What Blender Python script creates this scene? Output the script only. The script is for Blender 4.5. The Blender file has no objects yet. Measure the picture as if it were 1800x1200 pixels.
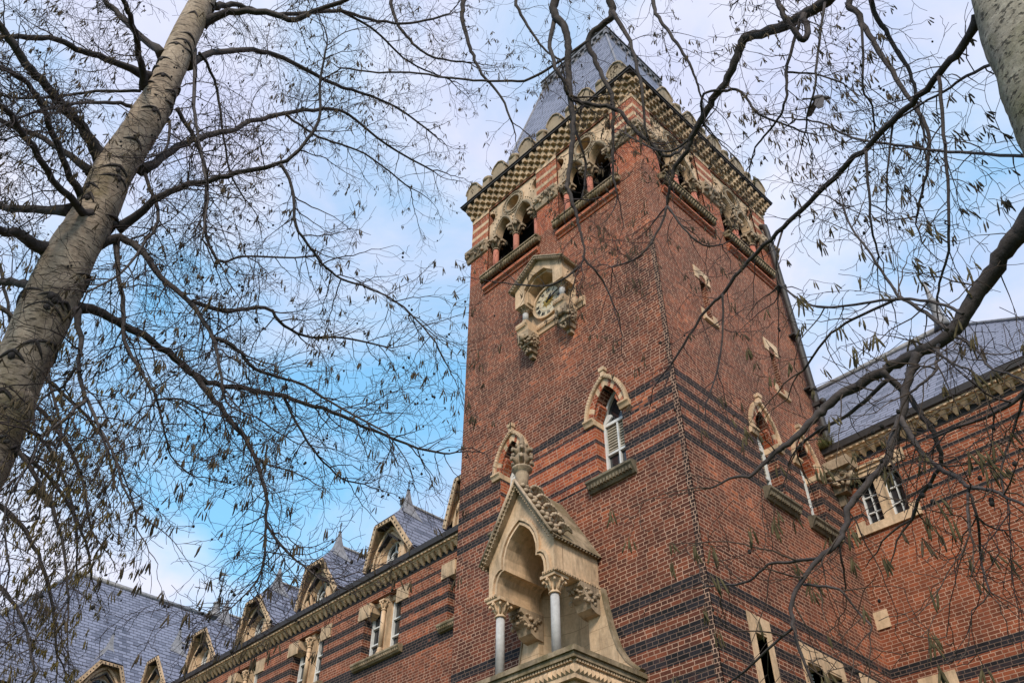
import bpy, bmesh, math, random
from mathutils import Vector, Matrix
from mathutils.geometry import tessellate_polygon
S = bpy.context.scene
COL = S.collection
R = math.radians
V = Vector
# ------------------------------------------------------------------ camera
F_PX = 1530.12
PITCH, ROLL, YAW = R(41.7117), R(0.184), R(-46.096)
CAM = V((7.18861, -11.30857, 1.6))
_f0 = V((math.sin(YAW), math.cos(YAW), 0)); _r0 = V((math.cos(YAW), -math.sin(YAW), 0)); _up = V((0, 0, 1))
C_FWD = math.cos(PITCH) * _f0 + math.sin(PITCH) * _up
_u0 = -math.sin(PITCH) * _f0 + math.cos(PITCH) * _up
C_R = math.cos(ROLL) * _r0 + math.sin(ROLL) * _u0
C_U = -math.sin(ROLL) * _r0 + math.cos(ROLL) * _u0
cd = bpy.data.cameras.new("camera"); cam = bpy.data.objects.new("camera", cd); COL.objects.link(cam)
cd.sensor_fit = 'HORIZONTAL'; cd.sensor_width = 36.0; cd.lens = 36.0 * F_PX / 1800.0
cd.clip_start = 0.05; cd.clip_end = 2000.0
m = Matrix((C_R, C_U, -C_FWD)).transposed().to_4x4(); m.translation = CAM
cam.matrix_world = m
S.camera = cam
# ------------------------------------------------------------------ sky and sun
SUN_EL, SUN_AZ = R(38), R(140)
SKY_STRENGTH = 0.12
sun_dir = V((math.sin(SUN_AZ) * math.cos(SUN_EL), math.cos(SUN_AZ) * math.cos(SUN_EL), math.sin(SUN_EL)))
W = bpy.data.worlds.new("World"); S.world = W; W.use_nodes = True
nt = W.node_tree; N = nt.nodes; L = nt.links
for n in list(N): N.remove(n)
out = N.new('ShaderNodeOutputWorld'); bg = N.new('ShaderNodeBackground')
sky = N.new('ShaderNodeTexSky'); sky.sky_type = 'NISHITA'; sky.sun_disc = False
sky.sun_elevation = SUN_EL; sky.sun_rotation = SUN_AZ
sky.air_density = 1.0; sky.dust_density = 0.6; sky.ozone_density = 1.5
tc = N.new('ShaderNodeTexCoord')
mp = N.new('ShaderNodeMapping'); mp.inputs['Location'].default_value = (1.31, 3.15, 1.47); mp.inputs['Scale'].default_value = (1.0, 1.0, 1.5)
L.new(tc.outputs['Generated'], mp.inputs['Vector'])
n1 = N.new('ShaderNodeTexNoise'); n1.inputs['Scale'].default_value = 2.6; n1.inputs['Detail'].default_value = 9; n1.inputs['Roughness'].default_value = 0.55; n1.inputs['Distortion'].default_value = 0.5
L.new(mp.outputs[0], n1.inputs['Vector'])
rp = N.new('ShaderNodeValToRGB'); rp.color_ramp.elements[0].position = 0.35; rp.color_ramp.elements[1].position = 0.60
rp.color_ramp.elements[0].color = (0, 0, 0, 1); rp.color_ramp.elements[1].color = (1, 1, 1, 1)
L.new(n1.outputs['Fac'], rp.inputs[0])
n2 = N.new('ShaderNodeTexNoise'); n2.inputs['Scale'].default_value = 5.0; n2.inputs['Detail'].default_value = 6
L.new(mp.outputs[0], n2.inputs['Vector'])
cc = N.new('ShaderNodeValToRGB'); cc.color_ramp.elements[0].position = 0.3; cc.color_ramp.elements[1].position = 0.72
cc.color_ramp.elements[0].color = (4.8, 5.15, 6.9, 1); cc.color_ramp.elements[1].color = (6.4, 6.55, 7.5, 1)
L.new(n2.outputs['Fac'], cc.inputs[0])
boost = N.new('ShaderNodeMix'); boost.data_type = 'RGBA'; boost.blend_type = 'MULTIPLY'; boost.inputs[0].default_value = 1.0
boost.inputs[7].default_value = (2.4, 3.7, 3.35, 1)
L.new(sky.outputs[0], boost.inputs[6])
mx = N.new('ShaderNodeMix'); mx.data_type = 'RGBA'
clear = N.new('ShaderNodeMix'); clear.data_type = 'RGBA'; clear.inputs[0].default_value = 0.75; clear.inputs[7].default_value = (1.75, 3.85, 6.2, 1)
L.new(boost.outputs[2], clear.inputs[6])
L.new(rp.outputs[0], mx.inputs[0]); L.new(clear.outputs[2], mx.inputs[6]); L.new(cc.outputs[0], mx.inputs[7])
L.new(mx.outputs[2], bg.inputs['Color']); bg.inputs['Strength'].default_value = SKY_STRENGTH
L.new(bg.outputs[0], out.inputs['Surface'])
sd = bpy.data.lights.new("sun", 'SUN'); so = bpy.data.objects.new("sun", sd); COL.objects.link(so)
sd.energy = 2.9; sd.angle = R(12); sd.color = (1.0, 0.91, 0.77)
so.rotation_euler = sun_dir.to_track_quat('Z', 'Y').to_euler(); so.location = (0, 0, 60)
S.view_settings.view_transform = 'Standard'; S.view_settings.look = 'None'
S.view_settings.exposure = 0.28; S.view_settings.gamma = 1.0; S.view_settings.use_curve_mapping = False
S.render.engine = 'CYCLES'

# ------------------------------------------------------------------ helpers
OFF = {}
JR = random.Random(99)
def tag(o, label=None, cat=None, group=None, kind=None):
    if label: o['label'] = label
    if cat: o['category'] = cat
    if group: o['group'] = group
    if kind: o['kind'] = kind
    return o
def thing(name, loc, label, cat, group=None):
    o = bpy.data.objects.new(name, None); COL.objects.link(o); o.location = loc; o.empty_display_size = 0.3
    OFF[o.name] = V(loc)
    return tag(o, label, cat, group)

class MB:
    def __init__(s): s.v = []; s.f = []; s.m = []; s.smooth = []; s.uv = {}; s.X = None
    def vert(s, p):
        p = V(p)
        if s.X is not None: p = s.X @ p
        s.v.append(p); return len(s.v) - 1
    def face(s, idx, mat=0, smooth=False, uv=None):
        s.f.append(tuple(idx)); s.m.append(mat); s.smooth.append(smooth)
        if uv is not None: s.uv[len(s.f) - 1] = uv
    def poly(s, pts, mat=0): s.face([s.vert(p) for p in pts], mat)
    def box(s, x0, x1, y0, y1, z0, z1, mat=0, b=0.0):
        if x0 > x1: x0, x1 = x1, x0
        if y0 > y1: y0, y1 = y1, y0
        i = [s.vert(p) for p in ((x0,y0,z0),(x1,y0,z0),(x1,y1,z0),(x0,y1,z0),(x0,y0,z1),(x1,y0,z1),(x1,y1,z1),(x0,y1,z1))]
        for q in ((0,3,2,1),(4,5,6,7),(0,1,5,4),(1,2,6,5),(2,3,7,6),(3,0,4,7)): s.face([i[k] for k in q], mat)
    def hexa(s, b, t, mat=0):
        n = len(b); i = [s.vert(p) for p in b]; j = [s.vert(p) for p in t]
        s.face(i[::-1], mat); s.face(j, mat)
        for k in range(n): s.face((i[k], i[(k+1)%n], j[(k+1)%n], j[k]), mat)
    def prism(s, pts, fr, d0, d1, mat=0, caps=True):
        """pts: 2-D outline; fr(u,v,d) -> 3-D; extruded between depths"""
        n = len(pts); a = [s.vert(fr(u, v, d0)) for u, v in pts]; b = [s.vert(fr(u, v, d1)) for u, v in pts]
        for k in range(n): s.face((a[k], a[(k+1)%n], b[(k+1)%n], b[k]), mat)
        if caps:
            for t in tessellate_polygon([[V((u, v, 0)) for u, v in pts]]):
                s.face([a[k] for k in t], mat); s.face([b[k] for k in t], mat)
    def plate(s, outer, holes, fr, d0, d1=None, mat=0, rmat=None):
        """flat plate with holes; reveal of every hole runs d0 -> its depth"""
        loops = [outer] + [h[0] for h in holes]
        allp = [p for lp in loops for p in lp]
        idx = [s.vert(fr(u, v, d0)) for u, v in allp]
        tri = tessellate_polygon([[V((u, v, 0)) for u, v in lp] for lp in loops])
        for t in tri: s.face([idx[k] for k in t], mat)
        k0 = len(outer)
        for h, dep in holes:
            n = len(h); a = idx[k0:k0+n]; b = [s.vert(fr(u, v, dep)) for u, v in h]
            for k in range(n): s.face((a[k], a[(k+1)%n], b[(k+1)%n], b[k]), mat if rmat is None else rmat)
            k0 += n
        if d1 is not None:
            n = len(outer); a = idx[:n]; b = [s.vert(fr(u, v, d1)) for u, v in outer]
            for k in range(n): s.face((a[k], a[(k+1)%n], b[(k+1)%n], b[k]), mat)
    def ring(s, inner, outer, fr, d0, d1, mats=(0,), closed=False, every=1):
        """band between two matching 2-D polylines, proud from d0 to d1 (d1 is the face)"""
        n = len(inner); rng = range(n if closed else n - 1)
        for k in rng:
            k2 = (k + 1) % n; mt = mats[(k // every) % len(mats)]
            q = [inner[k], outer[k], outer[k2], inner[k2]]
            s.hexa([fr(u, v, d0) for u, v in q], [fr(u, v, d1) for u, v in q], mt)
    def lathe(s, prof, o, n=12, mat=0, smooth=True, up=V((0,0,1))):
        q = up.to_track_quat('Z', 'Y').to_matrix(); o = V(o); rows = []
        for r, z in prof:
            rows.append([s.vert(o + q @ V((r*math.cos(2*math.pi*k/n), r*math.sin(2*math.pi*k/n), z))) for k in range(n)])
        for a, b in zip(rows, rows[1:]):
            for k in range(n): s.face((a[k], a[(k+1)%n], b[(k+1)%n], b[k]), mat, smooth)
        s.face(rows[0][::-1], mat); s.face(rows[-1], mat)
    def ball(s, c, r, mat=0, n=6, rows=4, sc=(1,1,1), smooth=True, jag=0.0):
        c = V(c); R_ = []; i0_ = len(s.v)
        top = s.vert(c + V((0,0,r*sc[2]))); bot = s.vert(c - V((0,0,r*sc[2])))
        for i in range(1, rows):
            a = math.pi * i / rows
            R_.append([s.vert(c + V((r*sc[0]*math.sin(a)*math.cos(2*math.pi*k/n), r*sc[1]*math.sin(a)*math.sin(2*math.pi*k/n), r*sc[2]*math.cos(a)))) for k in range(n)])
        for k in range(n):
            s.face((top, R_[0][k], R_[0][(k+1)%n]), mat, smooth); s.face((bot, R_[-1][(k+1)%n], R_[-1][k]), mat, smooth)
        for a, b in zip(R_, R_[1:]):
            for k in range(n): s.face((a[k], b[k], b[(k+1)%n], a[(k+1)%n]), mat, smooth)
        if jag:
            for i in range(i0_, len(s.v)): s.v[i] = s.v[i] + (s.v[i]-(s.X @ c if s.X is not None else c))*JR.uniform(-jag, jag)
    def tube(s, pts, rad, n=6, mat=0, cap=True, seed=None, wob=0.0):
        pts = [V(p) for p in pts]; m_ = len(pts)
        if m_ < 2: return
        if not hasattr(rad, '__len__'): rad = [rad] * m_
        rnd = random.Random(seed) if seed is not None else None
        t = (pts[1] - pts[0]).normalized(); ref = t.orthogonal().normalized(); rows = []; ln = 0; lens = []
        for k in range(m_):
            if k: ln += (pts[k] - pts[k-1]).length
            lens.append(ln)
            if 0 < k < m_ - 1: t = (pts[k+1] - pts[k-1])
            elif k: t = pts[k] - pts[k-1]
            else: t = pts[1] - pts[0]
            if t.length < 1e-9: t = V((0,0,1))
            t = t.normalized(); ref = ref - t * ref.dot(t)
            if ref.length < 1e-6: ref = t.orthogonal()
            ref = ref.normalized(); w = t.cross(ref); row = []
            for j in range(n):
                a = 2*math.pi*j/n; rr = rad[k] * (1 + (rnd.uniform(-wob, wob) if rnd else 0))
                row.append(s.vert(pts[k] + ref*(rr*math.cos(a)) + w*(rr*math.sin(a))))
            rows.append(row)
        for k in range(m_ - 1):
            a, b = rows[k], rows[k+1]; c = 2*math.pi*max(rad[k], 1e-4)
            for j in range(n):
                u0, u1 = c*j/n, c*(j+1)/n
                s.face((a[j], a[(j+1)%n], b[(j+1)%n], b[j]), mat, True, ((u0,lens[k]),(u1,lens[k]),(u1,lens[k+1]),(u0,lens[k+1])))
        if cap: s.face(rows[0][::-1], mat); s.face(rows[-1], mat)
    def build(s, name, mats, parent=None, label=None, weld=False):
        off = OFF.get(parent.name, V((0,0,0))) if parent else V((0,0,0))
        me = bpy.data.meshes.new(name)
        me.from_pydata([tuple(p - off) for p in s.v], [], s.f)
        if not isinstance(mats, (list, tuple)): mats = [mats]
        for mt in mats: me.materials.append(mt)
        me.polygons.foreach_set('material_index', s.m); me.polygons.foreach_set('use_smooth', s.smooth)
        bm = bmesh.new(); bm.from_mesh(me)
        lay = bm.loops.layers.uv.new('UVMap')
        bm.faces.ensure_lookup_table()
        for i, f in enumerate(bm.faces):
            cu = s.uv.get(i)
            if cu is not None:
                for lp, c in zip(f.loops, cu): lp[lay].uv = c
                continue
            f.normal_update(); n = f.normal
            if abs(n.z) > 0.97: t = V((1,0,0)); b = V((0,1,0))
            else:
                t = V((-n.y, n.x, 0)).normalized()
                if (abs(t.x) >= abs(t.y) and t.x < 0) or (abs(t.y) > abs(t.x) and t.y < 0): t = -t
                b = n.cross(t)
                if b.z < 0: b = -b
            for lp in f.loops:
                p = lp.vert.co + off; lp[lay].uv = (p.dot(t), p.dot(b))
        if not s.uv:
            bmesh.ops.recalc_face_normals(bm, faces=bm.faces[:])
        bm.to_mesh(me); bm.free(); me.update()
        o = bpy.data.objects.new(name, me); COL.objects.link(o)
        if parent: o.parent = parent
        OFF[o.name] = off
        if label: o['label'] = label
        return o
def copy_tree(o, dx, parent):
    c = o.copy(); COL.objects.link(c); c.parent = parent; c.location = o.location + V(dx)
    for ch in list(o.children):
        d = ch.copy(); COL.objects.link(d); d.parent = c
    return c

# ------------------------------------------------------------------ materials
def newmat(name):
    mt = bpy.data.materials.new(name); mt.use_nodes = True
    t = mt.node_tree; b = t.nodes['Principled BSDF']
    return mt, t.nodes, t.links, b
def nn(N, typ, **kw):
    n = N.new(typ)
    for k, v in kw.items(): setattr(n, k, v)
    return n
def ramp(N, stops, interp='LINEAR'):
    r = N.new('ShaderNodeValToRGB'); cr = r.color_ramp; cr.interpolation = interp
    while len(cr.elements) < len(stops): cr.elements.new(0.5)
    for e, (p, c) in zip(cr.elements, stops):
        e.position = p; e.color = c if len(c) == 4 else (c[0], c[1], c[2], 1)
    return r
def mixc(N, L, f, a, b, bt='MIX'):
    m_ = N.new('ShaderNodeMix'); m_.data_type = 'RGBA'; m_.blend_type = bt
    for k, x in ((0, f), (6, a), (7, b)):
        if hasattr(x, 'links'): L.new(x, m_.inputs[k])
        elif isinstance(x, (int, float)): m_.inputs[k].default_value = x
        else: m_.inputs[k].default_value = (x[0], x[1], x[2], 1)
    return m_.outputs[2]
def noise(N, L, sc, det=5, rough=0.6, vec=None, mapscale=None, coord='Object'):
    n = N.new('ShaderNodeTexNoise'); n.inputs['Scale'].default_value = sc; n.inputs['Detail'].default_value = det; n.inputs['Roughness'].default_value = rough
    if vec is None:
        t = N.new('ShaderNodeTexCoord'); vec = t.outputs[coord]
    if mapscale:
        mp_ = N.new('ShaderNodeMapping'); mp_.inputs['Scale'].default_value = mapscale; L.new(vec, mp_.inputs[0]); vec = mp_.outputs[0]
    L.new(vec, n.inputs['Vector']); return n.outputs['Fac']
def brick_mat(name, stops, bands=(), zmax=24.0, mortar=(.52,.325,.23), dark=(.012,.011,.013), tint=None, rowh=.075, width=.225):
    mt, N, L, b = newmat(name)
    tcd = N.new('ShaderNodeTexCoord'); uv = tcd.outputs['UV']
    # every course wanders a hair, as laid brick does
    nv = nn(N, 'ShaderNodeTexNoise'); nv.inputs['Scale'].default_value = 1.7; nv.inputs['Detail'].default_value = 3; L.new(uv, nv.inputs['Vector'])
    sub = nn(N, 'ShaderNodeVectorMath', operation='SUBTRACT'); L.new(nv.outputs['Color'], sub.inputs[0]); sub.inputs[1].default_value = (.5,.5,.5)
    scl = nn(N, 'ShaderNodeVectorMath', operation='SCALE'); L.new(sub.outputs[0], scl.inputs[0]); scl.inputs['Scale'].default_value = .018
    add = nn(N, 'ShaderNodeVectorMath', operation='ADD'); L.new(uv, add.inputs[0]); L.new(scl.outputs[0], add.inputs[1])
    br = N.new('ShaderNodeTexBrick'); br.inputs['Color1'].default_value = (0,0,0,1); br.inputs['Color2'].default_value = (1,1,1,1); br.inputs['Mortar'].default_value = (.5,.5,.5,1)
    br.inputs['Scale'].default_value = 1.0; br.inputs['Mortar Size'].default_value = .0070; br.inputs['Mortar Smooth'].default_value = .25
    br.inputs['Brick Width'].default_value = width; br.inputs['Row Height'].default_value = rowh; br.offset = .5; br.squash = .55; br.squash_frequency = 2
    sxx = N.new('ShaderNodeSeparateXYZ'); L.new(add.outputs[0], sxx.inputs[0])
    dvv = nn(N, 'ShaderNodeMath', operation='DIVIDE'); L.new(sxx.outputs[1], dvv.inputs[0]); dvv.inputs[1].default_value = rowh
    flr = nn(N, 'ShaderNodeMath', operation='FLOOR'); L.new(dvv.outputs[0], flr.inputs[0])
    wn = N.new('ShaderNodeTexWhiteNoise'); wn.noise_dimensions = '1D'; L.new(flr.outputs[0], wn.inputs['W'])
    mu = nn(N, 'ShaderNodeMath', operation='MULTIPLY_ADD'); L.new(wn.outputs['Value'], mu.inputs[0]); mu.inputs[1].default_value = .11; L.new(sxx.outputs[0], mu.inputs[2])
    cmb = N.new('ShaderNodeCombineXYZ'); L.new(mu.outputs[0], cmb.inputs[0]); L.new(sxx.outputs[1], cmb.inputs[1])
    L.new(cmb.outputs[0], br.inputs['Vector'])
    n1 = noise(N, L, .55, 6, .62, uv); n2 = noise(N, L, 4.5, 4, .6, uv); n3 = noise(N, L, 60, 3, .6, uv)
    r0 = ramp(N, stops); 
    # brick tone = per-brick random + broad patches
    ma = nn(N, 'ShaderNodeMath', operation='MULTIPLY_ADD'); L.new(n1, ma.inputs[0]); ma.inputs[1].default_value = 1.6; ma.inputs[2].default_value = -.82
    mb_ = nn(N, 'ShaderNodeMath', operation='MULTIPLY_ADD'); L.new(br.outputs['Color'], mb_.inputs[0]); mb_.inputs[1].default_value = .62; L.new(ma.outputs[0], mb_.inputs[2])
    mc = nn(N, 'ShaderNodeMath', operation='ADD'); L.new(mb_.outputs[0], mc.inputs[0]); mc.inputs[1].default_value = .19
    md = nn(N, 'ShaderNodeMath', operation='MULTIPLY_ADD'); L.new(n2, md.inputs[0]); md.inputs[1].default_value = .5; md.inputs[2].default_value = -.25
    me_ = nn(N, 'ShaderNodeMath', operation='ADD', use_clamp=True); L.new(mc.outputs[0], me_.inputs[0]); L.new(md.outputs[0], me_.inputs[1])
    L.new(me_.outputs[0], r0.inputs[0]); col = r0.outputs[0]
    if tint:   # (z0, z1, colour, amount): broad change of brick colour over a height range
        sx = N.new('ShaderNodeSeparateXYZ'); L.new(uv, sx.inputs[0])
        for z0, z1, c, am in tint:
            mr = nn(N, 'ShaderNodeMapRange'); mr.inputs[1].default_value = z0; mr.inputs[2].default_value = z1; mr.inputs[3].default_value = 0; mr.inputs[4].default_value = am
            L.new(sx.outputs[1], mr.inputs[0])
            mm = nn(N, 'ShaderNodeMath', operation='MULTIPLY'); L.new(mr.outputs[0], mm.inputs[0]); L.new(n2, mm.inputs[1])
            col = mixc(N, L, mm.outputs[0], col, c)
    if bands:
        sx = N.new('ShaderNodeSeparateXYZ'); L.new(add.outputs[0], sx.inputs[0])
        dv = nn(N, 'ShaderNodeMath', operation='DIVIDE'); L.new(sx.outputs[1], dv.inputs[0]); dv.inputs[1].default_value = zmax
        st = [(0.0, (0,0,0))]
        for a, c in sorted(bands): st += [(a / zmax, (1,1,1)), (c / zmax, (0,0,0))]
        rb = ramp(N, st, 'CONSTANT'); L.new(dv.outputs[0], rb.inputs[0])
        rd = ramp(N, [(0.0, (1,1,1)), (.80, (1,1,1)), (.92, (.8,.8,.8)), (1.0, (.35,.35,.35))]); L.new(me_.outputs[0], rd.inputs[0])
        bm_ = nn(N, 'ShaderNodeMath', operation='MULTIPLY'); L.new(rb.outputs[0], bm_.inputs[0]); L.new(rd.outputs[0], bm_.inputs[1])
        dk = mixc(N, L, br.outputs['Color'], dark, (dark[0]*2.6, dark[1]*2.4, dark[2]*2.5))
        col = mixc(N, L, bm_.outputs[0], col, dk)
    # grain, soot and streaks of wear
    col = mixc(N, L, .35, col, mixc(N, L, 1.0, col, n3, 'MULTIPLY'), 'MIX')
    ns = noise(N, L, 1.0, 6, .65, uv, (1.6, .22, 1)); rs = ramp(N, [(.36, (.46,.43,.42)), (.60, (1,1,1))]); L.new(ns, rs.inputs[0])
    col = mixc(N, L, .6, col, rs.outputs[0], 'MULTIPLY')
    nm = noise(N, L, 2.2, 4, .6, uv); rm = ramp(N, [(.35, (mortar[0]*.62, mortar[1]*.6, mortar[2]*.6)), (.62, mortar)]); L.new(nm, rm.inputs[0])
    mcol = rm.outputs[0]
    if bands: mcol = mixc(N, L, rb.outputs[0], mcol, (mortar[0]*.30, mortar[1]*.31, mortar[2]*.34))
    col = mixc(N, L, br.outputs['Fac'], col, mcol)
    L.new(col, b.inputs['Base Color']); b.inputs['Roughness'].default_value = .88; b.inputs['Specular IOR Level'].default_value = .25
    hh = nn(N, 'ShaderNodeMath', operation='MULTIPLY_ADD'); L.new(br.outputs['Fac'], hh.inputs[0]); hh.inputs[1].default_value = -1.0; L.new(n3, hh.inputs[2])
    bp = nn(N, 'ShaderNodeBump'); bp.inputs['Strength'].default_value = .6; bp.inputs['Distance'].default_value = .006; L.new(hh.outputs[0], bp.inputs['Height']); L.new(bp.outputs[0], b.inputs['Normal'])
    return mt
def stone_mat(name, c0, c1, grime=(.09,.08,.06), gamt=.35, moss=None, bump=.35, rough=.85, joints=False):
    mt, N, L, b = newmat(name)
    n1 = noise(N, L, 1.4, 7, .62); n2 = noise(N, L, 14, 5, .65); n3 = noise(N, L, 2.2, 7, .7, None, (1.6, 1.6, .35))
    r = ramp(N, [(.3, c0), (.7, c1)]); L.new(n1, r.inputs[0])
    rg = ramp(N, [(.46, (0,0,0)), (.70, (gamt,)*3)]); L.new(n3, rg.inputs[0])
    col = mixc(N, L, rg.outputs[0], r.outputs[0], grime)
    if moss:
        rm = ramp(N, [(.45, (0,0,0)), (.62, (.8,.8,.8))]); L.new(noise(N, L, 3.1, 6, .7), rm.inputs[0]); col = mixc(N, L, rm.outputs[0], col, moss)
    rf = ramp(N, [(.3, (.78,.77,.75)), (.7, (1.1,1.1,1.1))]); L.new(n2, rf.inputs[0]); col = mixc(N, L, .8, col, rf.outputs[0], 'MULTIPLY')
    if joints:
        tcd = N.new('ShaderNodeTexCoord'); br = N.new('ShaderNodeTexBrick'); br.inputs['Scale'].default_value = 1; br.inputs['Brick Width'].default_value = .75; br.inputs['Row Height'].default_value = .36; br.inputs['Mortar Size'].default_value = .004
        L.new(tcd.outputs['UV'], br.inputs['Vector']); col = mixc(N, L, br.outputs['Fac'], col, (c0[0]*.5, c0[1]*.48, c0[2]*.45))
    L.new(col, b.inputs['Base Color']); b.inputs['Roughness'].default_value = rough; b.inputs['Specular IOR Level'].default_value = .25
    bp = nn(N, 'ShaderNodeBump'); bp.inputs['Strength'].default_value = bump; bp.inputs['Distance'].default_value = .012; L.new(n2, bp.inputs['Height']); L.new(bp.outputs[0], b.inputs['Normal'])
    return mt
def slate_mat(name, c0, c1, rowh, width):
    mt, N, L, b = newmat(name)
    tcd = N.new('ShaderNodeTexCoord'); uv = tcd.outputs['UV']
    br = N.new('ShaderNodeTexBrick'); br.inputs['Color1'].default_value = (0,0,0,1); br.inputs['Color2'].default_value = (1,1,1,1); br.inputs['Mortar'].default_value = (.5,.5,.5,1)
    br.inputs['Scale'].default_value = 1; br.inputs['Mortar Size'].default_value = rowh*.055; br.inputs['Mortar Smooth'].default_value = .3; br.inputs['Brick Width'].default_value = width; br.inputs['Row Height'].default_value = rowh
    L.new(uv, br.inputs['Vector'])
    n1 = noise(N, L, .8, 6, .6, uv, (1.0, .3, 1)); n2 = noise(N, L, 9, 5, .6, uv)
    ad = nn(N, 'ShaderNodeMath', operation='MULTIPLY_ADD'); L.new(br.outputs['Color'], ad.inputs[0]); ad.inputs[1].default_value = .55; L.new(n1, ad.inputs[2])
    a2 = nn(N, 'ShaderNodeMath', operation='MULTIPLY_ADD'); L.new(n2, a2.inputs[0]); a2.inputs[1].default_value = .3; L.new(ad.outputs[0], a2.inputs[2])
    r = ramp(N, [(.48, c0), (.72, tuple((x+y)/2 for x, y in zip(c0, c1))), (.93, c1)]); L.new(a2.outputs[0], r.inputs[0])
    # shadow under each lap painted as a dark line along its lower edge
    sx = N.new('ShaderNodeSeparateXYZ'); L.new(uv, sx.inputs[0])
    col = mixc(N, L, br.outputs['Fac'], r.outputs[0], (.022,.022,.03))
    dq = nn(N, 'ShaderNodeMath', operation='DIVIDE'); L.new(sx.outputs[1], dq.inputs[0]); dq.inputs[1].default_value = rowh
    fq = nn(N, 'ShaderNodeMath', operation='FRACT'); L.new(dq.outputs[0], fq.inputs[0])
    gq = ramp(N, [(0.0, (1,1,1)), (.13, (.9,.9,.9)), (.20, (0,0,0)), (1.0, (0,0,0))]); L.new(fq.outputs[0], gq.inputs[0])
    col = mixc(N, L, gq.outputs[0], col, (.03,.03,.042))
    L.new(col, b.inputs['Base Color']); b.inputs['Roughness'].default_value = .5; b.inputs['Specular IOR Level'].default_value = .35
    dv = nn(N, 'ShaderNodeMath', operation='DIVIDE'); L.new(sx.outputs[1], dv.inputs[0]); dv.inputs[1].default_value = rowh
    fr = nn(N, 'ShaderNodeMath', operation='FRACT'); L.new(dv.outputs[0], fr.inputs[0])
    h1 = nn(N, 'ShaderNodeMath', operation='MULTIPLY_ADD'); L.new(fr.outputs[0], h1.inputs[0]); h1.inputs[1].default_value = -.6; L.new(br.outputs['Color'], h1.inputs[2])
    bp = nn(N, 'ShaderNodeBump'); bp.inputs['Strength'].default_value = .5; bp.inputs['Distance'].default_value = .012; L.new(h1.outputs[0], bp.inputs['Height']); L.new(bp.outputs[0], b.inputs['Normal'])
    return mt
def plain_mat(name, c, rough=.6, metal=0.0, var=.25, spec=.4, nsc=8):
    mt, N, L, b = newmat(name)
    r = ramp(N, [(.3, tuple(x*(1-var) for x in c)), (.7, tuple(min(1, x*(1+var)) for x in c))]); L.new(noise(N, L, nsc, 5, .6), r.inputs[0])
    L.new(r.outputs[0], b.inputs['Base Color']); b.inputs['Roughness'].default_value = rough; b.inputs['Metallic'].default_value = metal; b.inputs['Specular IOR Level'].default_value = spec
    return mt
def bark_mat(name, c0, c1, len_c, green, gth=.5, lent=.62, lsc=(13,13,70)):
    mt, N, L, b = newmat(name)
    tcd = N.new('ShaderNodeTexCoord'); uv = tcd.outputs['UV']; ob = tcd.outputs['Object']
    r = ramp(N, [(.3, c0), (.7, c1)]); L.new(noise(N, L, 4.0, 7, .7, ob), r.inputs[0]); col = r.outputs[0]
    rg = ramp(N, [(gth, (0,0,0)), (gth + .16, (.8,.8,.8))]); L.new(noise(N, L, 2.1, 5, .65, ob), rg.inputs[0]); col = mixc(N, L, rg.outputs[0], col, green)
    nl = noise(N, L, 1.0, 4, .6, ob, lsc); rl = ramp(N, [(lent - .03, (0,0,0)), (lent + .05, (.85,.85,.85))]); L.new(nl, rl.inputs[0]); col = mixc(N, L, rl.outputs[0], col, len_c)
    nf = noise(N, L, 40, 6, .7, ob); rf = ramp(N, [(.3, (.62,.6,.58)), (.7, (1.15,1.15,1.15))]); L.new(nf, rf.inputs[0]); col = mixc(N, L, 1.0, col, rf.outputs[0], 'MULTIPLY')
    L.new(col, b.inputs['Base Color']); b.inputs['Roughness'].default_value = .85; b.inputs['Specular IOR Level'].default_value = .2
    ad = nn(N, 'ShaderNodeMath', operation='MULTIPLY_ADD'); L.new(rl.outputs[0], ad.inputs[0]); ad.inputs[1].default_value = -.6; L.new(nf, ad.inputs[2])
    bp = nn(N, 'ShaderNodeBump'); bp.inputs['Strength'].default_value = .7; bp.inputs['Distance'].default_value = .008; L.new(ad.outputs[0], bp.inputs['Height']); L.new(bp.outputs[0], b.inputs['Normal'])
    return mt
BR = [(0.0, (.075,.025,.016)), (.35, (.155,.047,.027)), (.62, (.245,.070,.036)), (.82, (.350,.096,.045)), (.93, (.45,.120,.050)), (1.0, (.62,.18,.075))]
BO = [(0.0, (.20,.050,.026)), (.35, (.40,.085,.035)), (.7, (.54,.125,.045)), (1.0, (.62,.20,.09))]
def period(top, n, per=.375, h=.15): return [(top - k*per - h, top - k*per) for k in range(n)]
M = {}
M['brick_tower'] = brick_mat('tower brick', BR, period(12.525, 5) + period(8.175, 8) , tint=[(16.5, 20.5, (.42,.115,.05), .8), (10.9, 8.8, (.085,.030,.020), .75)])  # second tint: darkening towards the foot put into the brick colour
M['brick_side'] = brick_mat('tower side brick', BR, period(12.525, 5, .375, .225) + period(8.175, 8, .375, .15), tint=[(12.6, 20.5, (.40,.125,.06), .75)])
M['brick_burnt'] = brick_mat('burnt header brick', [(0, (.03,.016,.014)), (.6, (.055,.026,.020)), (1, (.11,.04,.026))], width=.11)
M['stone_sooty'] = stone_mat('soot blackened sill stone', (.10,.082,.058), (.24,.19,.13), grime=(.02,.017,.013), gamt=.8, bump=.7)
M['brick_orange'] = brick_mat('orange rubbed brick', BO, period(12.225, 5, .375, .075)[:5], dark=(.02,.015,.018))
M['brick_belfry'] = brick_mat('belfry red brick', BO)
M['brick_left'] = brick_mat('left wing brick', BR, [(12.45,12.525), (12.0,12.15), (11.625,11.775), (11.25,11.4), (10.425,10.8)], tint=[(9.0, 12.6, (.42,.115,.05), .9)])
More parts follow.
